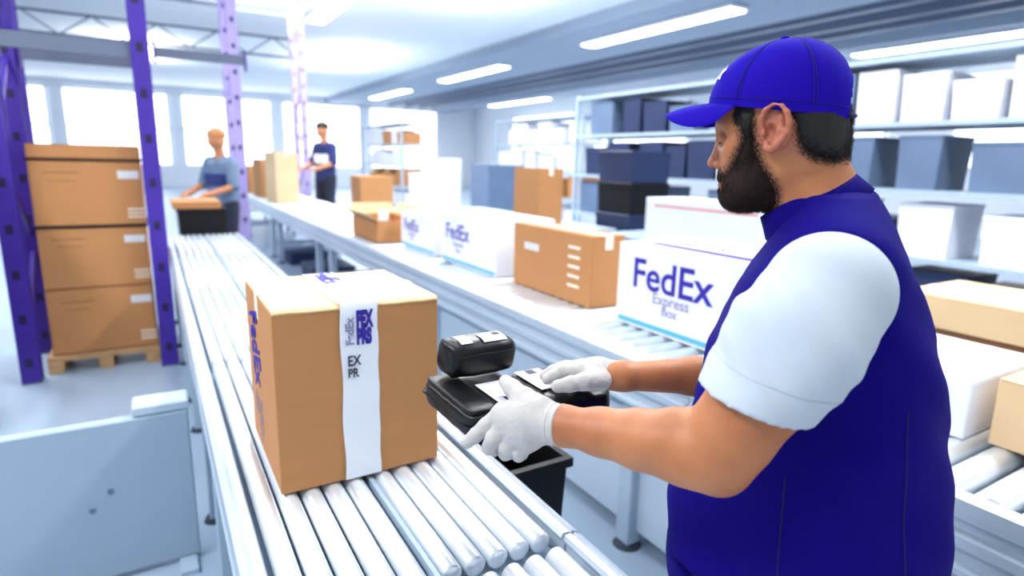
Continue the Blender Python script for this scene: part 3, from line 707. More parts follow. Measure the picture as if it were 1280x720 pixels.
# white case with a red line on a table
bench(3.3, 3.9, 2.4, 4.0, .98, 'pale packing bench behind the large white parcel')
t = carton('white_parcel', 'flat white case with a thin red line on the bench behind the large white parcel', 'parcel', 3.4, 3.8, 2.5, 3.6, .982, 1.3, M['white_card'])
MB().box(3.3985, 3.3998, 2.55, 3.5, 1.235, 1.25).build('red_line', M['red'], t)
tote(3.4, 3.85, 1.9, 2.38, 0, .9, M['navy'], 'tall navy tote on the floor beside the bench behind the worker')
for k, (x, y, zz, m_) in enumerate(((4.9, 9.0, 1.5, 'slate'), (4.2, 10.2, 1.3, 'white_card'), (5.4, 12.5, 1.6, 'white_card'), (3.6, 12.0, 1.2, 'card'))):
    tote(x, x + .7, y, y + .7, 0, zz, M[m_], ['slate blue bin on the floor in the bright middle distance', 'white bin on the floor beyond the packing bench', 'farther white bin in front of the distant rack', 'brown bulk box on the floor beyond the lilac upright'][k])
# ================================================================== THE WORKER
def norm(v): v = np.array(v, float); return v / np.linalg.norm(v)
def Dh(x, y, rho):
    r = RW @ np.array([x - 640, 360 - y, -FPX]); return CAMP + r * rho / math.hypot(r[0], r[1])
RHO = 1.06
person = thing('person', 'worker in blue cap, blue vest and white gloves lifting black packages beside the conveyor', 'person', (.93, .53, 0))
fT = norm([-.56, .83, 0]); lT = np.array([-fT[1], fT[0], 0])        # torso facing / his left
SL = [(246, 1003, 1086, .08), (266, 992, 1103, .125), (285, 975, 1118, .16), (310, 955, 1136, .185), (350, 925, 1156, .2), (400, 900, 1176, .205), (440, 884, 1186, .205), (500, 868, 1194, .205), (560, 852, 1196, .21), (620, 838, 1197, .215), (700, 831, 1199, .22), (760, 835, 1200, .22)]
tz, tx, ty, ta, tb = [], [], [], [], []
for y, xf, xb, b_ in SL:
    A_ = Dh(xf, y, RHO); B_ = Dh(xb, y, RHO); c_ = (A_ + B_) / 2
    tz.append(Dh((xf + xb) / 2, y, RHO)[2]); tx.append(c_[0]); ty.append(c_[1]); ta.append(np.linalg.norm((A_ - B_)[:2]) / 2 * .97); tb.append(b_)
o_ = np.argsort(tz); TZ, TX, TY, TA, TB = [np.array(q)[o_] for q in (tz, tx, ty, ta, tb)]
ZTOP = TZ[-1]
def torso_fn(off, z0, z1, fold=0):
    def fn(X, Y, Z_):
        cx = np.interp(Z_, TZ, TX); cy = np.interp(Z_, TZ, TY); a = np.interp(Z_, TZ, TA) + off; b = np.interp(Z_, TZ, TB) + off
        u = (X - cx) * fT[0] + (Y - cy) * fT[1]; w = (X - cx) * lT[0] + (Y - cy) * lT[1]
        n = 2.35; k = (np.abs(u / a) ** n + np.abs(w / b) ** n) ** (1 / n)
        d = (k - 1) * np.minimum(a, b) * .95
        if fold:
            th = np.arctan2(w / b, u / a)
            zz = Z_ - 1.0
            d = d + fold * (.9 * np.sin(th * 5 + 3.0 * np.sin(zz * 9 + 1)) * np.clip((1.34 - Z_) * 4, 0, 1) * np.clip(1 - zz * 2.2, .15, 1)
                            + .9 * np.exp(-((zz - .23 + .16 * (th + 2.3)) / .012) ** 2) * np.exp(-((th + 2.6) / .7) ** 2)
                            + .7 * np.exp(-((zz - .19 - .1 * (th + 1.4)) / .014) ** 2) * np.exp(-((th + 3.0) / .8) ** 2)
                            + .5 * np.sin(zz * 42 + th * 3 + 2 * np.sin(th * 2)) * np.exp(-((zz - .2) / .12) ** 2)
                            + .35 * np.sin(zz * 60 + X * 50) * .5)
        d = np.maximum(d, Z_ - z1); d = np.maximum(d, z0 - Z_)
        return d.astype(np.float32)
    return fn
tlo = [.5, .1, .85]; thi = [1.3, 1.0, 1.62]
# near (left) arm joints
SHL = D(1034, 366, .765); AM = D(990, 430, .745); AH = D(949, 492, .735); EL = D(893, 566, .765); FM = D(800, 549, .815); WL = D(703, 532, .875)
SHR = Dh(1030, 330, RHO) - lT * .19; ELR = D(950, 487, 1.17); FMR = D(868, 470, 1.13); WR = D(778, 470, 1.10)
armdir = norm(EL - AM)

# ---- vest
V_ = Field([.5, .05, .86], [1.32, 1.05, 1.6], .0042)
V_.op(torso_fn(.0, .935, ZTOP - .004, .007), [.5, .05, .9], [1.32, 1.05, 1.6], 0)
V_.cone(Dh(1040, 285, RHO) + lT * .0, Dh(1046, 318, RHO) + lT * .135, .055, .05, .05)
V_.cone(Dh(1040, 285, RHO), Dh(1046, 318, RHO) - lT * .135, .055, .05, .05)
V_.op(torso_fn(.0, .80, .935), [.5, .05, .8], [1.32, 1.05, .9], 0)
# armholes
V_.cone(SHL + lT * .01, AH, .083, .08, .006, 's'); V_.cone(SHL + lT * .1, SHL + lT * .2, .082, .1, .006, 's')
V_.cone(SHR - lT * .02, SHR - lT * .2, .085, .1, .006, 's')
V_.cone(SHR, ELR, .06, .055, .006, 's')
Vv, Vf = V_.mesh(); Vv = smooth_verts(Vv, Vf, 2)
# ---- body: head in its own frame, arms, hidden core
HP = D(968, 168, .94)
rH = norm(HP - CAMP); upc = RW @ np.array([0, 1, 0]); zH0 = norm(upc - upc.dot(rH) * rH); lH0 = -rH; fH0 = np.cross(lH0, zH0)
yw = math.radians(5); fH = math.cos(yw) * fH0 - math.sin(yw) * lH0; lH = np.cross(zH0, fH); zH = zH0
def hw(p): p = np.asarray(p, float); return HP + p[..., 0:1] * fH + p[..., 1:2] * lH + p[..., 2:3] * zH
def hx(px): return (968 - px) * 1.151e-3
def hz(py): return (168 - py) * 1.258e-3
def hq(px, py, y=0): return (hx(px), y, hz(py))
H = Field([-.16, -.11, -.2], [.125, .115, .16], .0018)
H.ell((-.008, 0, .035), (.089, .074, .088), .0)
H.ell((.02, 0, -.02), (.062, .063, .085), .03)
H.ell((-.035, 0, .0), (.06, .066, .07), .03)
H.ell((.032, 0, -.07), (.047, .052, .04), .03)
H.cone((-.005, .045, -.055), (.052, .018, -.088), .018, .016, .03); H.cone((-.005, -.045, -.055), (.052, -.018, -.088), .018, .016, .03)
H.ell((.061, 0, -.09), (.016, .02, .016), .02)                       # chin
for s in (1, -1):
    H.ell((.042, s * .043, -.018), (.024, .018, .018), .02)          # cheekbone
    H.cone((.074, s * .012, .02), (.056, s * .045, .018), .009, .008, .015)   # brow
H.cone((.074, .0, .02), (.078, 0, -.005), .008, .0085, .012)         # nose bridge
H.cone((.078, 0, -.002), (hx(888), 0, hz(195)), .0078, .0086, .008)
H.ell((hx(888.5), 0, hz(197.5)), (.0105, .0095, .0080), .006)
for s in (1, -1):
    H.ell((.080, s * .012, hz(199.5)), (.010, .0065, .0075), .005)
    H.ell((.072, s * .032, .001), (.016, .015, .011), .012, mode='s')   # eye socket
    H.ell((.0655, s * .031, .0), (.0125, .0135, .0115), .004)         # lid over the eye
H.ell((.062, 0, hz(222)), (.017, .03, .02), .012)                    # muzzle
for s in (1, -1):
    H.cone((.0800, 0, hz(218)), (.068, s * .02, hz(222)), .0056, .003, .004)
    H.cone((.0785, 0, hz(228)), (.067, s * .018, hz(224)), .0062, .003, .004)
    H.ell((.089, s * .0065, hz(205)), (.005, .0035, .003), .002, mode='s')
H.cone((.082, .0, hz(223)), (.072, .02, hz(223)), .0016, .0012, .002, 's'); H.cone((.082, .0, hz(223)), (.072, -.02, hz(223)), .0016, .0012, .002, 's')
# neck
H.cone((-.04, 0, -.03), (-.062, 0, -.115), .056, .06, .03); H.cone((-.062, 0, -.115), (-.085, 0, -.2), .06, .068, .02)
H.cone((-.01, .03, -.06), (-.035, .022, -.17), .018, .02, .025)      # neck muscle
HH = H.A.copy()                                                      # before the ears: used for hair and beard
for s in (1, -1):
    ez = 0.0
    def e(x, z, y): return (x, s * y, z)
    H.ell(e(-.010, .010, .075), (.019, .008, .031), .008, axes=[[.97, -.2 * s, -.15], [.2 * s, .98, 0], [.15, 0, .98]])
    rim = [(.012, .014, .076), (.0125, .028, .079), (.006, .041, .083), (-.006, .047, .087), (-.018, .044, .091), (-.026, .033, .093), (-.029, .018, .093), (-.026, .002, .090), (-.019, -.010, .086), (-.010, -.020, .082), (-.002, -.026, .079), (.005, -.022, .077), (.006, -.014, .076)]
    H.chain([e(*q) for q in [(a * .92 - .001, (b - .012) * .84 + .011, c + .0025) for a, b, c in rim]], [.0036] * 5 + [.004] * 4 + [.0052, .0058, .0055, .004], .003)
    H.ell(e(-.001, .005, .087), (.009, .015, .0125), .003, mode='s')
    H.ell(e(-.009, .031, .091), (.011, .008, .009), .003, mode='s')
    H.chain([e(-.0155, .024, .085), e(-.0165, .006, .085), e(-.009, -.008, .081)], [.002, .0028, .0026], .008)
    H.ell(e(.008, .0035, .079), (.004, .004, .0065), .003)
hv, hf = H.mesh(); hv = smooth_verts(hv, hf, 1)
BEARD = [(hx(a), hz(b)) for a, b in [(936, 150), (948, 152), (951, 172), (957, 195), (968, 212), (977, 232), (977, 252), (966, 268), (935, 278), (900, 278), (878, 262), (876, 236), (893, 232), (902, 228), (903, 222), (893, 218), (880, 216), (882, 208), (896, 206), (908, 208), (918, 198), (926, 182), (932, 168)]]
sdb = poly_sd(hv[:, 0], hv[:, 2], BEARD)
tint = np.zeros((len(hv), 4)); tint[:, 3] = 1
tint[:, 0] = np.clip(1 - (sdb + .004) / .014, 0, 1) * .85
HAIRP = [(hx(a), hz(b)) for a, b in [(922, 143), (925, 120), (1000, 105), (1075, 110), (1078, 150), (1068, 185), (1058, 204), (1040, 206), (1018, 200), (1003, 188), (997, 170), (994, 150), (984, 136), (965, 131), (950, 136), (949, 160), (946, 178), (937, 178), (931, 160)]]
sdh = poly_sd(hv[:, 0], hv[:, 2], HAIRP); tint[:, 0] = np.maximum(tint[:, 0], np.clip(1 - (sdh + .004) / .012, 0, 1) * .9)
ear = (np.abs(hv[:, 1]) > .070) & (hv[:, 0] < .016) & (hv[:, 0] > -.036) & (hv[:, 2] > -.035) & (hv[:, 2] < .056)
tint[ear, 0] = 0; tint[ear, 1] = .42
tint[:, 1] += np.exp(-((hv[:, 0] - .092) ** 2 + hv[:, 1] ** 2 + (hv[:, 2] + .042) ** 2) / .018 ** 2) * .35
lip = (hv[:, 0] > .064) & (np.abs(hv[:, 1]) < .021) & (hv[:, 2] < hz(215.5)) & (hv[:, 2] > hz(234.5))
tint[lip, 0] = 0; tint[lip, 1] = .7
parts_v = [hw(hv)]; parts_f = [hf]; parts_t = [tint]
A1 = Field(np.minimum(SHL, WL) - .16, np.maximum(SHL, WL) + .13, .0032)
A1.chain([SHL, AM, AH, D(915, 540, .75), EL], [.055, .054, .053, .049, .046], .02)
A1.cone(EL, D(902, 588, .775), .040, .030, .02)
A1.chain([EL, D(855, 560, .785), FM, D(752, 540, .845), WL, D(680, 530, .9)], [.047, .0445, .038, .031, .0265, .026], .02)
A1.ell(D(838, 548, .79), (.05, .03, .036), .02)
v, f = A1.mesh(); v = smooth_verts(v, f, 1); parts_v.append(v); parts_f.append(f); q = np.zeros((len(v), 4)); q[:, 3] = 1; parts_t.append(q)
A2 = Field(np.minimum(np.minimum(SHR, ELR), WR) - .1, np.maximum(np.maximum(SHR, ELR), WR) + .1, .004)
A2.chain([SHR, ELR, FMR, WR, D(760, 470, 1.1)], [.055, .043, .035, .026, .026], .015)
v, f = A2.mesh(); parts_v.append(v); parts_f.append(f); q = np.zeros((len(v), 4)); q[:, 3] = 1; parts_t.append(q)
K = Field([.45, .0, .02], [1.35, 1.1, 1.58], .012)
K.op(torso_fn(-.03, .85, ZTOP), tlo, thi, 0)
hip = np.array([TX[0], TY[0], .86]); legs = []
for s in (1, -1):
    hj = hip + lT * .09 * s - fT * .02; kn = hj + fT * .02 + np.array([0, 0, -.38]); an = hj - fT * .02 + np.array([0, 0, -.78]); legs.append((hj, kn, an))
    K.chain([hj, kn, an, an + fT * .1 - np.array([0, 0, .03])], [.09, .055, .04, .035], .03)
v, f = K.mesh(); parts_v.append(v); parts_f.append(f); q = np.zeros((len(v), 4)); q[:, 3] = 1; parts_t.append(q)
fs = []; n = 0
for v, f in zip(parts_v, parts_f): fs.append(f + n); n += len(v)
body = np_mesh('body', np.concatenate(parts_v), np.concatenate(fs), M['skin'], person)
ca = body.data.color_attributes.new('tint', 'FLOAT_COLOR', 'POINT'); ca.data.foreach_set('color', np.concatenate(parts_t).ravel().astype(np.float32))
# ---- hair and beard: shells standing off the head
def noise3(X, Y, Z_, s):
    return (np.sin(X * s + 1.3 * np.sin(Y * s * .9)) * np.sin(Y * s * 1.1 + 1.7 * np.sin(Z_ * s * .8)) * np.sin(Z_ * s * .95 + 1.1 * np.sin(X * s * 1.2)))
def shell(polyg, thick, fade, ns, excl=None, inset=.005):
    sl, (X, Y, Z_) = H.grid(); p = poly_sd(X, Z_, polyg) + inset * np.clip((.03 - Z_) / .02, 0, 1)
    p = p + .0016 * noise3(X, Y, Z_, 900) + .002 * noise3(X, Y, Z_, 330)
    off = thick * np.clip(-p / fade, 0, 1) ** .6 + ns * noise3(X, Y, Z_, 600) + ns * .8 * noise3(Y, Z_, X, 1100)
    off = off * np.clip((.045 - Z_) / .02, .1, 1)
    d = np.maximum(HH - off, p); d = np.maximum(d, -(HH + .004))
    if excl is not None: d = np.maximum(d, -excl(X, Y, Z_))
    return surfnet(d.astype(np.float32), H.lo, H.h)
def ell_fn(c, r):
    return lambda X, Y, Z_: (np.sqrt(((X - c[0]) / r[0]) ** 2 + ((Y - c[1]) / r[1]) ** 2 + ((Z_ - c[2]) / r[2]) ** 2) - 1) * min(r)
v, f = shell(BEARD, .0045, .022, .0007, ell_fn((.085, 0, hz(224.5)), (.03, .021, .0085)))
np_mesh('beard', hw(v), f, M['beard'], body)
v, f = shell(HAIRP, .0055, .02, .0007)
np_mesh('hair', hw(v), f, M['hair'], body)
def strands(name, polyg, count, length, direc, m, excl=None, seed=1, zmax=.036, soft=.008):
    rg = np.random.default_rng(seed); c = hv[hf].mean(1); nn_ = np.cross(hv[hf[:, 1]] - hv[hf[:, 0]], hv[hf[:, 2]] - hv[hf[:, 0]]); nn_ /= np.maximum(np.linalg.norm(nn_, axis=1), 1e-9)[:, None]
    sd = poly_sd(c[:, 0], c[:, 2], polyg); ok = (sd < soft * rg.random(len(sd)) ** 2) & (c[:, 2] < zmax) & ~((np.abs(c[:, 1]) > .077) & (c[:, 2] > -.03))
    if excl is not None: ok &= excl(c[:, 0], c[:, 1], c[:, 2]) > 0
    I = np.nonzero(ok)[0]; I = rg.choice(I, count); V = []; F = []
    for k, i in enumerate(I):
        p = c[i] + rg.normal(0, .0006, 3); n_ = nn_[i]; dd = np.array(direc) + n_ * rg.uniform(.25, .7) + rg.normal(0, .22, 3); dd /= np.linalg.norm(dd)
        L_ = length * rg.uniform(.6, 1.1) * float(np.clip(.35 - sd[i] / .02, .3, 1)); s_ = np.cross(dd, n_); s_ = s_ / max(np.linalg.norm(s_), 1e-6) * .00028; t_ = n_ * .0003
        p = p + n_ * .0003; b0 = len(V); mid = p + dd * L_ * .55 + n_ * .0004; tip = p + dd * L_ + np.array(direc) * L_ * .15
        V += [p - s_, p + s_, p + t_, mid - s_ * .8, mid + s_ * .8, mid + t_, tip]
        F += [(b0, b0 + 1, b0 + 4, b0 + 3), (b0 + 1, b0 + 2, b0 + 5, b0 + 4), (b0 + 2, b0, b0 + 3, b0 + 5), (b0 + 3, b0 + 4, b0 + 6), (b0 + 4, b0 + 5, b0 + 6), (b0 + 5, b0 + 3, b0 + 6)]
    return np.array(V), F
def add_strands(o, V, F):
    o0 = np.array(origin_of(o.parent)); me = o.data; nv = len(me.vertices); co = np.empty(nv * 3); me.vertices.foreach_get('co', co)
    ff = [tuple(p.vertices) for p in me.polygons] + [tuple(i + nv for i in f) for f in F]
    m2 = bpy.data.meshes.new(me.name); m2.from_pydata(np.concatenate([co.reshape(-1, 3), hw(V) - o0]).tolist(), [], ff); m2.materials.append(me.materials[0]); m2.polygons.foreach_set('use_smooth', [True] * len(ff)); o.data = m2
bobj = [c for c in body.children if c.name.startswith('beard')][0]; hobj = [c for c in body.children if c.name.startswith('hair')][0]
V, F = strands('beard', BEARD, 13000, .008, (-.35, 0, -.9), M['beard'], ell_fn((.085, 0, hz(224.5)), (.03, .021, .0075))); add_strands(bobj, V, F)
V, F = strands('hair', HAIRP, 10000, .009, (-.35, 0, -.9), M['hair'], None, 2); add_strands(hobj, V, F)
for s in (1, -1):
    pts = [hw(np.array(q)) for q in [(.080, s * .012, .021), (.079, s * .022, .026), (.072, s * .034, .027), (.060, s * .045, .021)]]
    MB().tube(pts, [.002, .0035, .003, .001], 6).build('eyebrow', M['hair'], body, smooth=True)
    pts = [hw(np.array(q)) for q in [(.0755, s * .021, -.005), (.0778, s * .031, -.006), (.0745, s * .042, -.005)]]
    MB().tube(pts, [.0008, .0016, .0008], 5).build('eyelash', M['hair'], body, smooth=True)
# ---- cap
cap = bpy.data.objects.new('cap', None); C.objects.link(cap); cap.parent = person; cap.location = Vector(HP) - origin_of(person)
def cap_pt(th, ph, off=0):              # th 0 = front, ph 0 rim .. pi/2 top
    zr = lambda x: .0135 + (x + .107) * .212
    rx, ry = .1035 + off, .0845 + off
    cp = math.cos(ph); sp = math.sin(ph)
    bul = 1 + .035 * math.sin(min(ph * 2, PI)) * (1 if math.cos(th) < 0 else .2)
    xb = -.006 + rx * math.cos(th) * (cp ** .9) * bul; yb = ry * math.sin(th) * (cp ** .86) * (1 + .05 * math.sin(2 * ph))
    x0 = -.006 + rx * math.cos(th); z = zr(x0) * (1 - sp) + (.1385 + off) * sp
    xb += -.012 * sp
    z += -.004 * math.exp(-((math.cos(th) + 1) / .3) ** 2) * (1 - sp)
    return np.array([xb, yb, z])
NT, NP = 96, 30; vs = []; fs = []
for lay, off in ((0, 0), (1, -.003)):
    for j in range(NP + 1):
        ph = PI / 2 * j / NP * .998
        for i in range(NT):
            th = 2 * PI * i / NT
            g = .0 if lay else min(abs(((i / NT * 6 + .5) % 1) - .5) * NT / 6, 1.0)
            vs.append(hw(cap_pt(th, ph, off - (.0012 * (1 - g) if not lay and j > 1 else 0))))
L0 = (NP + 1) * NT
for j in range(NP):
    for i in range(NT):
        th = 2 * PI * (i + .5) / NT
        if j < 9 and abs(th - PI) < .42 * math.sqrt(max(0, 1 - (j / 9) ** 2)): continue      # opening at the back
        a, b_, c_, d_ = j * NT + i, j * NT + (i + 1) % NT, (j + 1) * NT + (i + 1) % NT, (j + 1) * NT + i
        fs.append((a, b_, c_, d_)); fs.append((L0 + d_, L0 + c_, L0 + b_, L0 + a))
for i in range(NT):
    if abs(2 * PI * (i + .5) / NT - PI) >= .42: fs.append((L0 + i, L0 + (i + 1) % NT, (i + 1) % NT, i))
MB().add(vs, fs).build('crown', M['cap'], cap, angle=70)
sb = MB()
for k in range(6):
    th = 2 * PI * k / 6
    for s in (-.03, .03): sb.tube([hw(cap_pt(th + s * (1 - j / 14), PI / 2 * j / 14, .0004)) for j in range(1 if k != 3 else 6, 14)], .0005, 5)
sb.tube([hw(cap_pt(PI + .44 + (2 * PI - .88) * i / 60, .13, .0006)) for i in range(61)], .0005, 5)
sb.build('stitching', M['capseam'], cap, smooth=True)
MB().tube([hw(cap_pt(0, PI / 2 * .985, q)) for q in (-.001, .002, .004, .0045)], [.007, .007, .005, .001], 14).build('top_button', M['cap'], cap, smooth=True)
MB().tube([hw(cap_pt(PI - .44 + .88 * i / 10, .05, .0)) for i in range(11)], [.003] * 11, 8).build('adjuster_strap', M['capdark'], cap, smooth=True)
# brim
U, W_ = 30, 10; vs = []
for lay in (0, 1):
    for i in range(U + 1):
        u = -1 + 2 * i / U; th = u * 1.02
        a = cap_pt(th, .02, .001)
        for j in range(W_ + 1):
            t_ = j / W_; ln = .069 * (1 - abs(u) ** 2.6) ** .62 + .0005
            p = a + np.array([ln * t_, (.004 * u) * t_, 0]) 
            p[2] = a[2] - t_ * ln * .12 - .050 * u * u * t_ * (ln / .069) ** .8 - .003 * math.sin(t_ * PI) * -1
            p[2] -= .0032 * lay
            vs.append(hw(p))
fs = []; n1 = (U + 1) * (W_ + 1)
for i in range(U):
    for j in range(W_):
        a = i * (W_ + 1) + j; q = (a, a + W_ + 1, a + W_ + 2, a + 1); fs.append(q); fs.append(tuple(n1 + k for k in q[::-1]))
    a = i * (W_ + 1) + W_; fs.append((a, a + W_ + 1, n1 + a + W_ + 1, n1 + a))
    a = i * (W_ + 1); fs.append((a + W_ + 1, a, n1 + a, n1 + a + W_ + 1))
MB().add(vs, fs).build('brim', M['cap'], cap, angle=60)
# embroidered lettering on the cap front, wrapped on the crown
def wrap(p, dz):
    s_ = (p.x) ; r_ = p.y
    return Vector(hw(cap_pt(s_, r_, .0012 + max(dz, 0) * 2)))
cu_sc = 1.0
text('FedEx', .42, (-.54, .44, 0), (1, 0, 0), (0, 1, 0), M['buckle'], cap, 'embroidery', .006, thick=.0004, sx=1.0, proj=wrap)
# ---- vest and shirt
vest = np_mesh('vest', Vv, Vf, M['vest'], person)
S_ = Field([.5, .05, 1.0], [1.32, 1.05, 1.58], .0042)
S_.op(torso_fn(-.012, 1.05, ZTOP - .04), [.5, .05, 1.0], [1.32, 1.05, 1.58], 0)
def sleeve(F_, a, m_, b, ra, rm, rb, hemn, hemp, hemp_off=0):
    def fn(X, Y, Z_):
        d = None
        for (p, q, r1, r2) in ((a, m_, ra, rm), (m_, b, rm, rb)):
            ab = q - p; L = ab.dot(ab)
            t = np.clip(((X - p[0]) * ab[0] + (Y - p[1]) * ab[1] + (Z_ - p[2]) * ab[2]) / L, 0, 1.6 if q is b else 1)
            dd = np.sqrt((X - p[0] - t * ab[0]) ** 2 + (Y - p[1] - t * ab[1]) ** 2 + (Z_ - p[2] - t * ab[2]) ** 2) - (r1 + t * (r2 - r1))
            if d is None: d = dd
            else: hh = np.maximum(.03 - abs(d - dd), 0) / .03; d = np.minimum(d, dd) - hh * hh * .0075
        s1 = (X - a[0]) * armdir[0] + (Y - a[1]) * armdir[1] + (Z_ - a[2]) * armdir[2]
        q1 = (X - a[0]) * lT[0] + (Y - a[1]) * lT[1]; q2 = (X - a[0]) * fT[0] + (Y - a[1]) * fT[1]
        s1e = (X - hemp[0]) * hemn[0] + (Y - hemp[1]) * hemn[1] + (Z_ - hemp[2]) * hemn[2]
        d = d + 1.3 * np.clip(-s1e * 22, .12, 1) * (.0022 * np.sin(s1 * 70 + q2 * 38 + 2 * np.sin(q1 * 30)) * np.clip((q2 + .02) * 14, 0, 1) + .002 * np.sin(s1 * 34 - q2 * 55 + 1) + .0012 * np.sin(s1 * 120 + q2 * 90)) * np.clip(s1 * 12, 0, 1)
        pl = (X - hemp[0]) * hemn[0] + (Y - hemp[1]) * hemn[1] + (Z_ - hemp[2]) * hemn[2]
        return np.maximum(d, pl).astype(np.float32)
    lo_ = np.minimum(np.minimum(a, m_), b) - .12; hi_ = np.maximum(np.maximum(a, m_), b) + .12
    F_.op(fn, lo_, hi_, .03)
hemn = norm(.36 * fH0 - .93 * zH0 + .1 * lH0); sleeve(S_, SHL, AM, AH + armdir * .02, .078, .075, .0695, hemn, AH + hemn * .01)
sleeve(S_, SHR, SHR + (ELR - SHR) * .5, SHR + (ELR - SHR) * .72, .072, .066, .06, norm(ELR - SHR), SHR + (ELR - SHR) * .68)
# hollow out the sleeve opening a little so that the hem has an edge
S_.cone(AH + armdir * .035, AH + armdir * .09, .059, .062, .002, 's')
v, f = S_.mesh(); v = smooth_verts(v, f, 1)
shirt = np_mesh('shirt', v, f, M['shirt'], person)
bv = BVHTree.FromPolygons([tuple(q) for q in v.tolist()], [tuple(q) for q in f.tolist()])
vb = BVHTree.FromPolygons([tuple(q) for q in Vv.tolist()], [tuple(q) for q in Vf.tolist()])
def on(tree, src, tgt, off=.0004):
    src = Vector(src); d = (Vector(tgt) - src).normalized(); loc, nn, _, _ = tree.ray_cast(src, d, 3.0)
    return None if loc is None else loc - d * off
def ray_line(tree, pts, dist=.3, off=.0004, n=40):
    # seam line: sampled points beside the torso, dropped onto the cloth along his left-right axis
    P_ = []
    for i in range(n + 1):
        t = i / n * (len(pts) - 1); k = min(int(t), len(pts) - 2); a = np.array(pts[k]) * (1 - (t - k)) + np.array(pts[k + 1]) * (t - k)
        q = on(tree, a + lT * dist, a, off)
        if q is not None: P_.append(q)
    return P_
def tp(x, y): return Dh(x, y, RHO)
for pts in ([tp(985, 520), tp(978, 600), tp(973, 700), tp(970, 760)], [tp(1112, 462), tp(1108, 560), tp(1110, 660), tp(1112, 745)]):
    P_ = ray_line(vb, pts)
    if len(P_) > 4: MB().tube(P_, .0011, 6).build('seam', M['seam'], vest, smooth=True)
# sleeve hem stitching ring
ax1 = Vector(hemn).orthogonal().normalized(); ax2 = Vector(hemn).cross(ax1)
for dd, nm in ((-.028, 'hem_stitching'),):
    c_ = Vector(AH + hemn * dd); P_ = []
    for i in range(73):
        a = 2 * PI * i / 72; dr = ax1 * math.cos(a) + ax2 * math.sin(a)
        q = on(bv, c_ + dr * .2, c_, .0001)
        if q is not None and (q - c_).length < .09: P_.append(q)
    if len(P_) > 8: MB().tube(P_, .0006, 5).build(nm, M['panel'], shirt, smooth=True)
# collar
cf, cb = Dh(960, 291, RHO), Dh(1062, 219, RHO); cc = (cf + cb) / 2; ra_ = np.linalg.norm(cf - cb) / 2; af = norm(cf - cb); nn = norm(np.cross(af, lT)); nn = nn if nn[2] > 0 else -nn
vs = []; fs = []; N = 72; prof = [(.010, -.034, 0), (.006, 0, 0), (.0, .014, 0), (-.004, .024, 0), (-.0065, .024, 0), (-.003, .013, 0), (.002, 0, 0), (.003, -.034, 0)]
for i in range(N + 1):
    a = 2 * PI * i / N * .985 + PI * .015
    for r_, z_, _ in prof:
        hgt = 1 + .15 * math.cos(a); rr = (ra_ + r_ * 1.4); rl = (.066 + r_ * 1.4)
        vs.append(cc + af * math.cos(a) * rr + lT * math.sin(a) * rl + nn * (z_ * 1.15 * hgt - .004))
m_ = len(prof)
for i in range(N):
    for k in range(m_): fs.append((i * m_ + k, (i + 1) * m_ + k, (i + 1) * m_ + (k + 1) % m_, i * m_ + (k + 1) % m_))
fs += [tuple(range(m_)), tuple(range(N * m_ + m_ - 1, N * m_ - 1, -1))]
MB().add(vs, fs).build('collar', M['vest'], vest, smooth=True)
MB().tube([Vector(cc + af * math.cos(a) * (ra_ + .0088) + lT * math.sin(a) * (.066 + .0088) + nn * -.006) for a in [2 * PI * i / N for i in range(N + 1)]], .0007, 5).build('collar_seam', M['seam'], vest, smooth=True)
# trousers, shoes
Pn = Field([.45, .0, .04], [1.35, 1.1, .96], .009)
Pn.op(torso_fn(-.012, .86, .97), [.5, .05, .84], [1.32, 1.05, .97], 0)
for hj, kn, an in legs: Pn.chain([hj, kn, an], [.1, .078, .06], .05)
v, f = Pn.mesh(); np_mesh('trousers', v, f, M['pants'], person)
for hj, kn, an in legs:
    F_ = Field(an - .35, an + .35, .005); g = np.array([0, 0, an[2]])
    F_.cone(an - g + [0, 0, .045], an - g + fT * .13 + [0, 0, .035], .045, .035, .01); F_.cone(an - g + [0, 0, .03], an - g + fT * .17 + [0, 0, .028], .03, .028, .02); F_.cone(an - g + [0, 0, .05], an - g + [0, 0, .12], .045, .047, .01)
    F_2 = F_.grid()[1]; F_.A = np.maximum(F_.A, -(F_2[2] - .001) + 0 * F_.A)
    v, f = F_.mesh()
    np_mesh('shoe', v, f, M['shoe'], person)
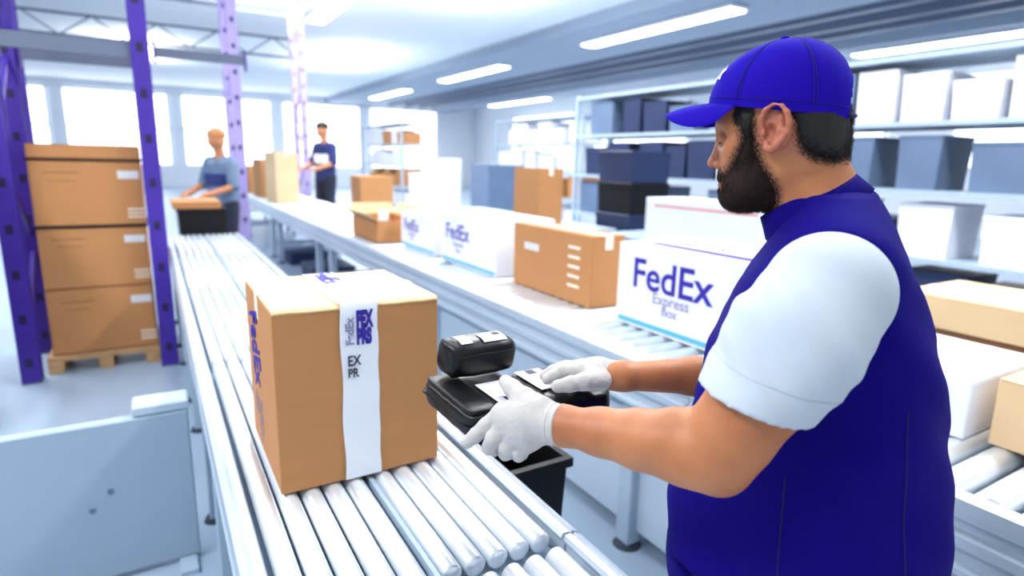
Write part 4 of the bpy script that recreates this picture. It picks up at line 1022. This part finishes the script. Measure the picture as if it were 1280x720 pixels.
# ---- gloves
def glove(name, wrist, back, fingers, thumb, palm, cuffr, h=.0017, extra=()):
    allp = [wrist, back] + [p for c in fingers for p, _ in c] + [p for p, _ in thumb]
    lo_ = np.min([p for p in allp], 0) - .05; hi_ = np.max([p for p in allp], 0) + .05
    G = Field(lo_, hi_, h); wd = norm(back - wrist)
    G.cone(wrist, back, cuffr, palm[0], .01)
    for c in fingers:
        G.cone(back, c[0][0], palm[0] * .72, c[0][1], .016)
    for p, q, r1, r2 in extra: G.cone(p, q, r1, r2, .014)
    F2 = Field(lo_, hi_, h)
    for c in fingers:
        F3 = Field(lo_, hi_, h); F3.chain([p for p, _ in c], [r for _, r in c], .003); F2.A = np.minimum(F2.A, F3.A)
    d = abs(G.A - F2.A); hh = np.maximum(.007 - d, 0) / .007; G.A = np.minimum(G.A, F2.A) - hh * hh * .007 * .25
    G.chain([p for p, _ in thumb], [r for _, r in thumb], .008)
    sl, (X, Y, Z_) = G.grid()
    G.A = G.A + (.0005 * noise3(X, Y, Z_, 260) + .0004 * noise3(X, Y, Z_, 120)).astype(np.float32)
    pl = -((X - wrist[0]) * wd[0] + (Y - wrist[1]) * wd[1] + (Z_ - wrist[2]) * wd[2]); G.A = np.maximum(G.A, pl.astype(np.float32))
    v, f = G.mesh(); v = smooth_verts(v, f, 1); o = np_mesh(name, v, f, M['glove'], person)
    # rolled, ribbed cuff
    tr = BVHTree.FromPolygons([tuple(q) for q in v.tolist()], [tuple(q) for q in f.tolist()])
    a1 = Vector(wd).orthogonal().normalized(); a2 = Vector(wd).cross(a1)
    for s_ in (.001, .012):
        c_ = Vector(wrist + wd * (s_ + .0015)); P_ = []
        for i in range(49):
            a = 2 * PI * i / 48; q = on(tr, c_ + (a1 * math.cos(a) + a2 * math.sin(a)) * .1, c_, .0)
            if q is not None: P_.append(q)
        if len(P_) > 20: MB().tube(P_, .0016 if s_ < .01 else .0009, 6).build('cuff_band', M['glove'], o, smooth=True)
    return o
LB = D(664, 526, .905)
glove('glove', D(704, 532, .872), LB,
      [[(D(629, 517, .93), .0165), (D(608, 533, .94), .0135), (D(595, 544, .945), .0118), (D(584, 553, .95), .0102)],
       [(D(636, 531, .918), .0165), (D(617, 549, .922), .0135), (D(612, 559, .937), .012), (D(618, 563, .955), .0105)],
       [(D(648, 542, .908), .0165), (D(634, 560, .915), .0132), (D(632, 566, .932), .012), (D(638, 566, .95), .0105)],
       [(D(662, 550, .90), .0155), (D(649, 565, .91), .0118), (D(648, 569, .925), .0105), (D(653, 568, .94), .0095)]],
      [(D(676, 512, .893), .021), (D(655, 498, .92), .0165), (D(641, 486, .945), .0135), (D(632, 477, .962), .011)],
      (.034,), .030, extra=[(LB, D(640, 524, .92), .03, .026), (LB, D(656, 540, .903), .03, .022)])
RB = D(748, 466, 1.11)
glove('glove', D(778, 470, 1.10), RB,
      [[(D(722, 464, 1.09), .016), (D(704, 464, 1.09), .0125), (D(693, 469, 1.09), .0115), (D(684, 474, 1.09), .010)],
       [(D(724, 461, 1.12), .016), (D(703, 460, 1.125), .0125), (D(691, 464, 1.13), .0115), (D(681, 470, 1.13), .010)],
       [(D(727, 460, 1.145), .0155), (D(708, 458, 1.155), .012), (D(697, 462, 1.16), .011), (D(689, 468, 1.16), .010)],
       [(D(732, 461, 1.165), .0145), (D(717, 458, 1.18), .0115), (D(708, 461, 1.185), .0105), (D(701, 467, 1.185), .0095)]],
      [(D(752, 476, 1.075), .018), (D(731, 477, 1.055), .015), (D(713, 480, 1.05), .013), (D(697, 483, 1.05), .0115)],
      (.026,), .0275, extra=[(RB, D(740, 474, 1.08), .024, .02)])
# ================================================================== HELD PACKAGES (black film parcels)
def puffy(x0, x1, y0, y1, z0, z1, n=18, pin=.35, seed=1):
    bm = bmesh.new(); bmesh.ops.create_cube(bm, size=1); bmesh.ops.subdivide_edges(bm, edges=bm.edges, cuts=n, use_grid_fill=True)
    sx, sy, sz = x1 - x0, y1 - y0, z1 - z0; out = []
    for v in bm.verts:
        q = v.co * 2; r = (abs(q.x) ** 7 + abs(q.y) ** 7 + abs(q.z) ** 7) ** (1 / 7); q = q / max(r, 1e-6)
        cr = .022 * math.sin(q.x * 7 + seed + 2 * q.y) * math.sin(q.y * 6 + q.z * 4 + seed) + .012 * math.sin(q.x * 17 + q.z * 9) * math.sin(q.y * 15)
        z = q.z * (1 + cr * 1.6)
        out.append(((q.x * .5 * (1 + cr * .3) + .5) * sx + x0, (q.y * .5 * (1 + cr * .3) + .5) * sy + y0, (z * .5 + .5) * sz + z0))
    b = MB(); bm.verts.index_update(); b.add(out, [tuple(v.index for v in f.verts) for f in bm.faces]); bm.free(); return b
pk = thing('black_package', 'flat black parcel with a white label, held by the worker\'s near gloved hand', 'parcel', (.5, .92, 1.095))
px0, px1, py0, py1, pz0, pz1 = .416, .572, .815, 1.028, 1.092, 1.138
b = puffy(px0, px1, py0, py1, pz0, pz1); bo = b.build('package_body', M['poly'], pk, smooth=True)
# raised closure flap on the left of the top face
b = puffy(px0 + .004, px0 + .06, py0 + .01, py1 - .01, pz1 - .006, pz1 + .006, 10, seed=4); b.build('closure_flap', M['poly'], pk, smooth=True)
MB().prism([(px0 + a * (px1 - px0), py0 + b * (py1 - py0)) for a, b in ((.05, 0), (.95, 0), (1, .04), (1, .96), (.95, 1), (.05, 1), (0, .96), (0, .04))], 'z', 1.112, 1.1155).build('seam_edge', M['black'], pk)
MB().box(.488, .556, .828, .94, pz1 + .0015, pz1 + .0026, bev=.0004).build('shipping_label', M['label'], pk)
for k in range(4): MB().box(.492 + .004 * k, .494 + .005 * k, .84, .87, pz1 + .0026, pz1 + .003).build('printed_line', M['ink_grey'], pk)
MB().box(.505, .52, .845, .865, pz1 + .0026, pz1 + .003).box(.522, .53, .85, .86, pz1 + .0026, pz1 + .003).build('printed_mark', M['ink_dark'], pk)
p2 = thing('black_package', 'black parcel with a white label, under the worker\'s far gloved hand', 'parcel', (.66, .9, 1.075))
puffy(.588, .735, .825, 1.0, 1.052, 1.129, seed=2.4).build('package_body', M['poly'], p2, smooth=True)
MB().box(.60, .66, .88, .985, 1.1305, 1.1317, bev=.0004).build('shipping_label', M['label'], p2)
MB().box(.622, .642, .96, .982, 1.1317, 1.1322).build('printed_mark', M['ink_dark'], p2)
p3_ = thing('black_package', 'small rolled black parcel with two white labels lying on top of the flat one', 'parcel', (.5, .985, 1.14))
cx0, cx1, cyy, czz, rr = .447, .583, .985, 1.184, .042
NS = 36; secs = [(cx0 - .002, .55), (cx0, .8), (cx0 + .006, .95), (cx0 + .02, 1.0), (cx0 + .05, 1.02), (cx1 - .04, 1.01), (cx1 - .012, 1.0), (cx1 - .003, .88), (cx1, .6)]
vs = []; fs = []
for x, s in secs:
    for i in range(NS):
        a = 2 * PI * i / NS; c_, s_ = math.cos(a), math.sin(a); n = 3.2
        q = (abs(c_) ** n + abs(s_) ** n) ** (-1 / n)
        vs.append((x + .002 * math.sin(3 * a), cyy + rr * s * q * c_ * .98, czz + rr * s * q * s_ * .84 + .0012 * math.sin(x * 300 + a * 3)))
for j in range(len(secs) - 1):
    for i in range(NS): fs.append((j * NS + i, j * NS + (i + 1) % NS, (j + 1) * NS + (i + 1) % NS, (j + 1) * NS + i))
fs += [tuple(range(NS - 1, -1, -1)), tuple(range((len(secs) - 1) * NS, len(secs) * NS))]
MB().add(vs, fs).build('package_body', M['poly'], p3_, angle=50)
MB().tube([(x, cyy - rr * 1.0 * .98, czz + .012 + .001 * math.sin(x * 90)) for x in np.linspace(cx0 + .01, cx1 - .01, 12)], .0012, 6).build('film_seam', M['black'], p3_, smooth=True)
for a0, a1, yy0 in ((.468, .492, -.03), (.515, .565, -.032)):
    vs = []; fs = []
    for k in range(7):
        y = yy0 + .04 * k / 6; z = rr * .84 * (max(0, 1 - abs(y / (rr * 1.03)) ** 3.2)) ** (1 / 3.2) * 1.03 + .0015
        vs += [(a0, cyy + y, czz + z), (a1, cyy + y, czz + z), (a0, cyy + y, czz + z - .0008), (a1, cyy + y, czz + z - .0008)]
    for k in range(6):
        a = k * 4; c_ = a + 4; fs += [(a, a + 1, c_ + 1, c_), (a + 2, c_ + 2, c_ + 3, a + 3), (a, c_, c_ + 2, a + 2), (a + 1, a + 3, c_ + 3, c_ + 1)]
    fs += [(0, 2, 3, 1), (24, 25, 27, 26)]
    MB().add(vs, fs).build('shipping_label', M['label'], p3_)
MB().box(.545, .56, cyy - .012, cyy + .002, czz + rr * .84 + .0025, czz + rr * .84 + .0035).build('printed_mark', M['ink_dark'], p3_)

# ================================================================== BACKGROUND WORKERS
def bg_worker(label, x, y, z0, Hh, az, mtop, mband, mleg, headcol, capm=None, h=.013):
    s = Hh / 1.78; t = thing('person', label, 'person', (x, y, z0)); f_ = np.array([math.cos(az), math.sin(az), 0]); l_ = np.array([-f_[1], f_[0], 0]); o_ = np.array([x, y, z0])
    def P(a, b, c): return o_ + (f_ * a + l_ * b + np.array([0, 0, c])) * s
    lo_ = o_ - np.array([.75, .75, -.002]) * s; hi_ = o_ + np.array([.75, .75, 1.9]) * s
    B = Field(lo_, hi_, h)
    B.ell(P(.03, 0, 1.66), np.array([.095, .08, .12]) * s, 0); B.cone(P(-.01, 0, 1.45), P(.01, 0, 1.6), .06 * s, .055 * s, .02)
    B.cone(P(.12, 0, 1.645), P(.135, 0, 1.635), .015 * s, .014 * s, .02)
    for k in (1, -1):
        B.chain([P(0, .19 * k, 1.4), P(.05, .25 * k, 1.13), P(.3, .17 * k, 1.05)], [.045 * s, .04 * s, .032 * s], .02)
        B.cone(P(.3, .17 * k, 1.05), P(.37, .15 * k, 1.04), .035 * s, .03 * s, .01)
        for q in (-.03, -.01, .01, .03): B.cone(P(.36, .15 * k + q, 1.04), P(.43, .14 * k + q, 1.01), .011 * s, .01 * s, .008)
        B.chain([P(0, .1 * k, .9), P(.02, .11 * k, .5), P(-.01, .12 * k, .1)], [.07 * s, .05 * s, .035 * s], .02)
    B.cone(P(-.01, 0, .95), P(-.01, 0, 1.35), .075 * s, .08 * s, .03)
    v, f = B.mesh(); bd = np_mesh('body', v, f, headcol, t)
    T = Field(lo_, hi_, h)
    for k in (1, -1):
        T.cone(P(-.01, .05 * k, .92), P(-.01, .09 * k, 1.36), .13 * s, .115 * s, .06); T.chain([P(-.01, .17 * k, 1.39), P(.04, .245 * k, 1.14)], [.078 * s, .064 * s], .03)
    v, f = T.mesh(); np_mesh('jacket', v, f, mtop, t)
    T = Field(lo_, hi_, h)
    for k in (1, -1): T.cone(P(-.01, .06 * k, 1.14), P(-.01, .085 * k, 1.27), .136 * s, .133 * s, .04)
    X = T.grid()[1][2]; T.A = np.maximum(T.A, np.abs(X - (z0 + 1.2 * s)) - .075 * s).astype(np.float32)
    v, f = T.mesh(); np_mesh('reflective_band', v, f, mband, t)
    T = Field(lo_, hi_, h)
    for k in (1, -1): T.chain([P(-.01, .08 * k, .9), P(.02, .11 * k, .5), P(-.01, .12 * k, .1)], [.12 * s, .085 * s, .065 * s], .04)
    v, f = T.mesh(); np_mesh('trousers', v, f, mleg, t)
    T = Field(lo_, hi_, h)
    for k in (1, -1): T.cone(P(.0, .12 * k, .05), P(.16, .13 * k, .045), .05 * s, .042 * s, .02)
    v, f = T.mesh(); np_mesh('shoes', v, f, M['shoe'], t)
    T = Field(lo_, hi_, h); T.ell(P(.02, 0, 1.70), np.array([.108, .093, .1]) * s, 0); X = T.grid()[1][2]; T.A = np.maximum(T.A, (z0 + 1.69 * s) - X).astype(np.float32)
    v, f = T.mesh(); np_mesh('hair', v, f, capm or M['hair'], t)
    return t
bg_worker('background worker in navy uniform with a pale chest band, standing behind the far belt', 2.68, 11.0, .231, 1.92, PI * 1.15, M['work_navy'], M['work_white'], M['pants'], M['skin2'])
bg_worker('distant worker in slate blue clothes beyond the end of the near conveyor', .75, 8.3, .0, 1.86, PI * 1.2, M['slate'], M['work_navy'], M['pants'], M['skin2'], M['card'])

t = thing('step_platform', 'low grey step platform behind the far belt under the navy-clad worker', 'platform', (2.78, 11.0, 0))
MB().box(2.47, 3.2, 10.6, 11.4, .2, .23, bev=.006).build('deck', M['beam'], t)
for x in (2.5, 3.12):
    for y in (10.65, 11.3): MB().box(x, x + .05, y, y + .05, 0, .2).build('leg', M['beam'], t)
# ================================================================== LIGHT, WORLD, CAMERA
w = bpy.data.worlds.new('hall_daylight'); bpy.context.scene.world = w; w.use_nodes = True
w.node_tree.nodes['Background'].inputs[0].default_value = (.86, .93, 1, 1); w.node_tree.nodes['Background'].inputs[1].default_value = .94
def area(x, y, z, sx, sy, power, rot=(0, 0, 0), col=(1, .98, .96)):
    l = bpy.data.lights.new('ceiling_and_fill_light', 'AREA'); l.shape = 'RECTANGLE'; l.size = sx; l.size_y = sy; l.energy = power; l.color = col
    o = bpy.data.objects.new('ceiling_and_fill_light', l); C.objects.link(o); o.location = (x, y, z); o.rotation_euler = rot; return o
for y in (1.0, 6.5): area(3.5, y, 4.5, .4, 3.2, 230)
area(3.5, 12.6, 4.5, .4, 4.2, 260)
for y in (1.5, 7.5): area(-2.5, y, 4.5, .4, 3.2, 200)
for y in (9.9, 18.2, 26): area(9.2, y, 4.24, .4, 4.2, 300)
area(.5, 3.0, 4.5, .5, 5, 90)  # light without a fixture, over the near roller line
for x, y in ((-3, 6), (2, 11), (5.5, 20), (0, 22), (5.2, 9)): area(x, y, 3.9, 1.2, 5, 190, (PI, 0, 0))  # added uplights without fixtures, only to brighten the ceiling
cam = bpy.data.cameras.new('camera'); co = bpy.data.objects.new('camera', cam); C.objects.link(co); bpy.context.scene.camera = co
cam.sensor_width = 36; cam.lens = FPX / 1280 * 36; cam.clip_start = .05; cam.clip_end = 200
co.matrix_world = Matrix([list(RW[0]) + [CAMP[0]], list(RW[1]) + [CAMP[1]], list(RW[2]) + [CAMP[2]], [0, 0, 0, 1]])
cam.dof.use_dof = True; cam.dof.focus_distance = .98; cam.dof.aperture_fstop = 2.4
sc = bpy.context.scene
sc.view_settings.view_transform = 'Standard'; sc.view_settings.look = 'None'; sc.view_settings.exposure = 0; sc.view_settings.gamma = 1; sc.view_settings.use_curve_mapping = False
sc.cycles.use_denoising = True
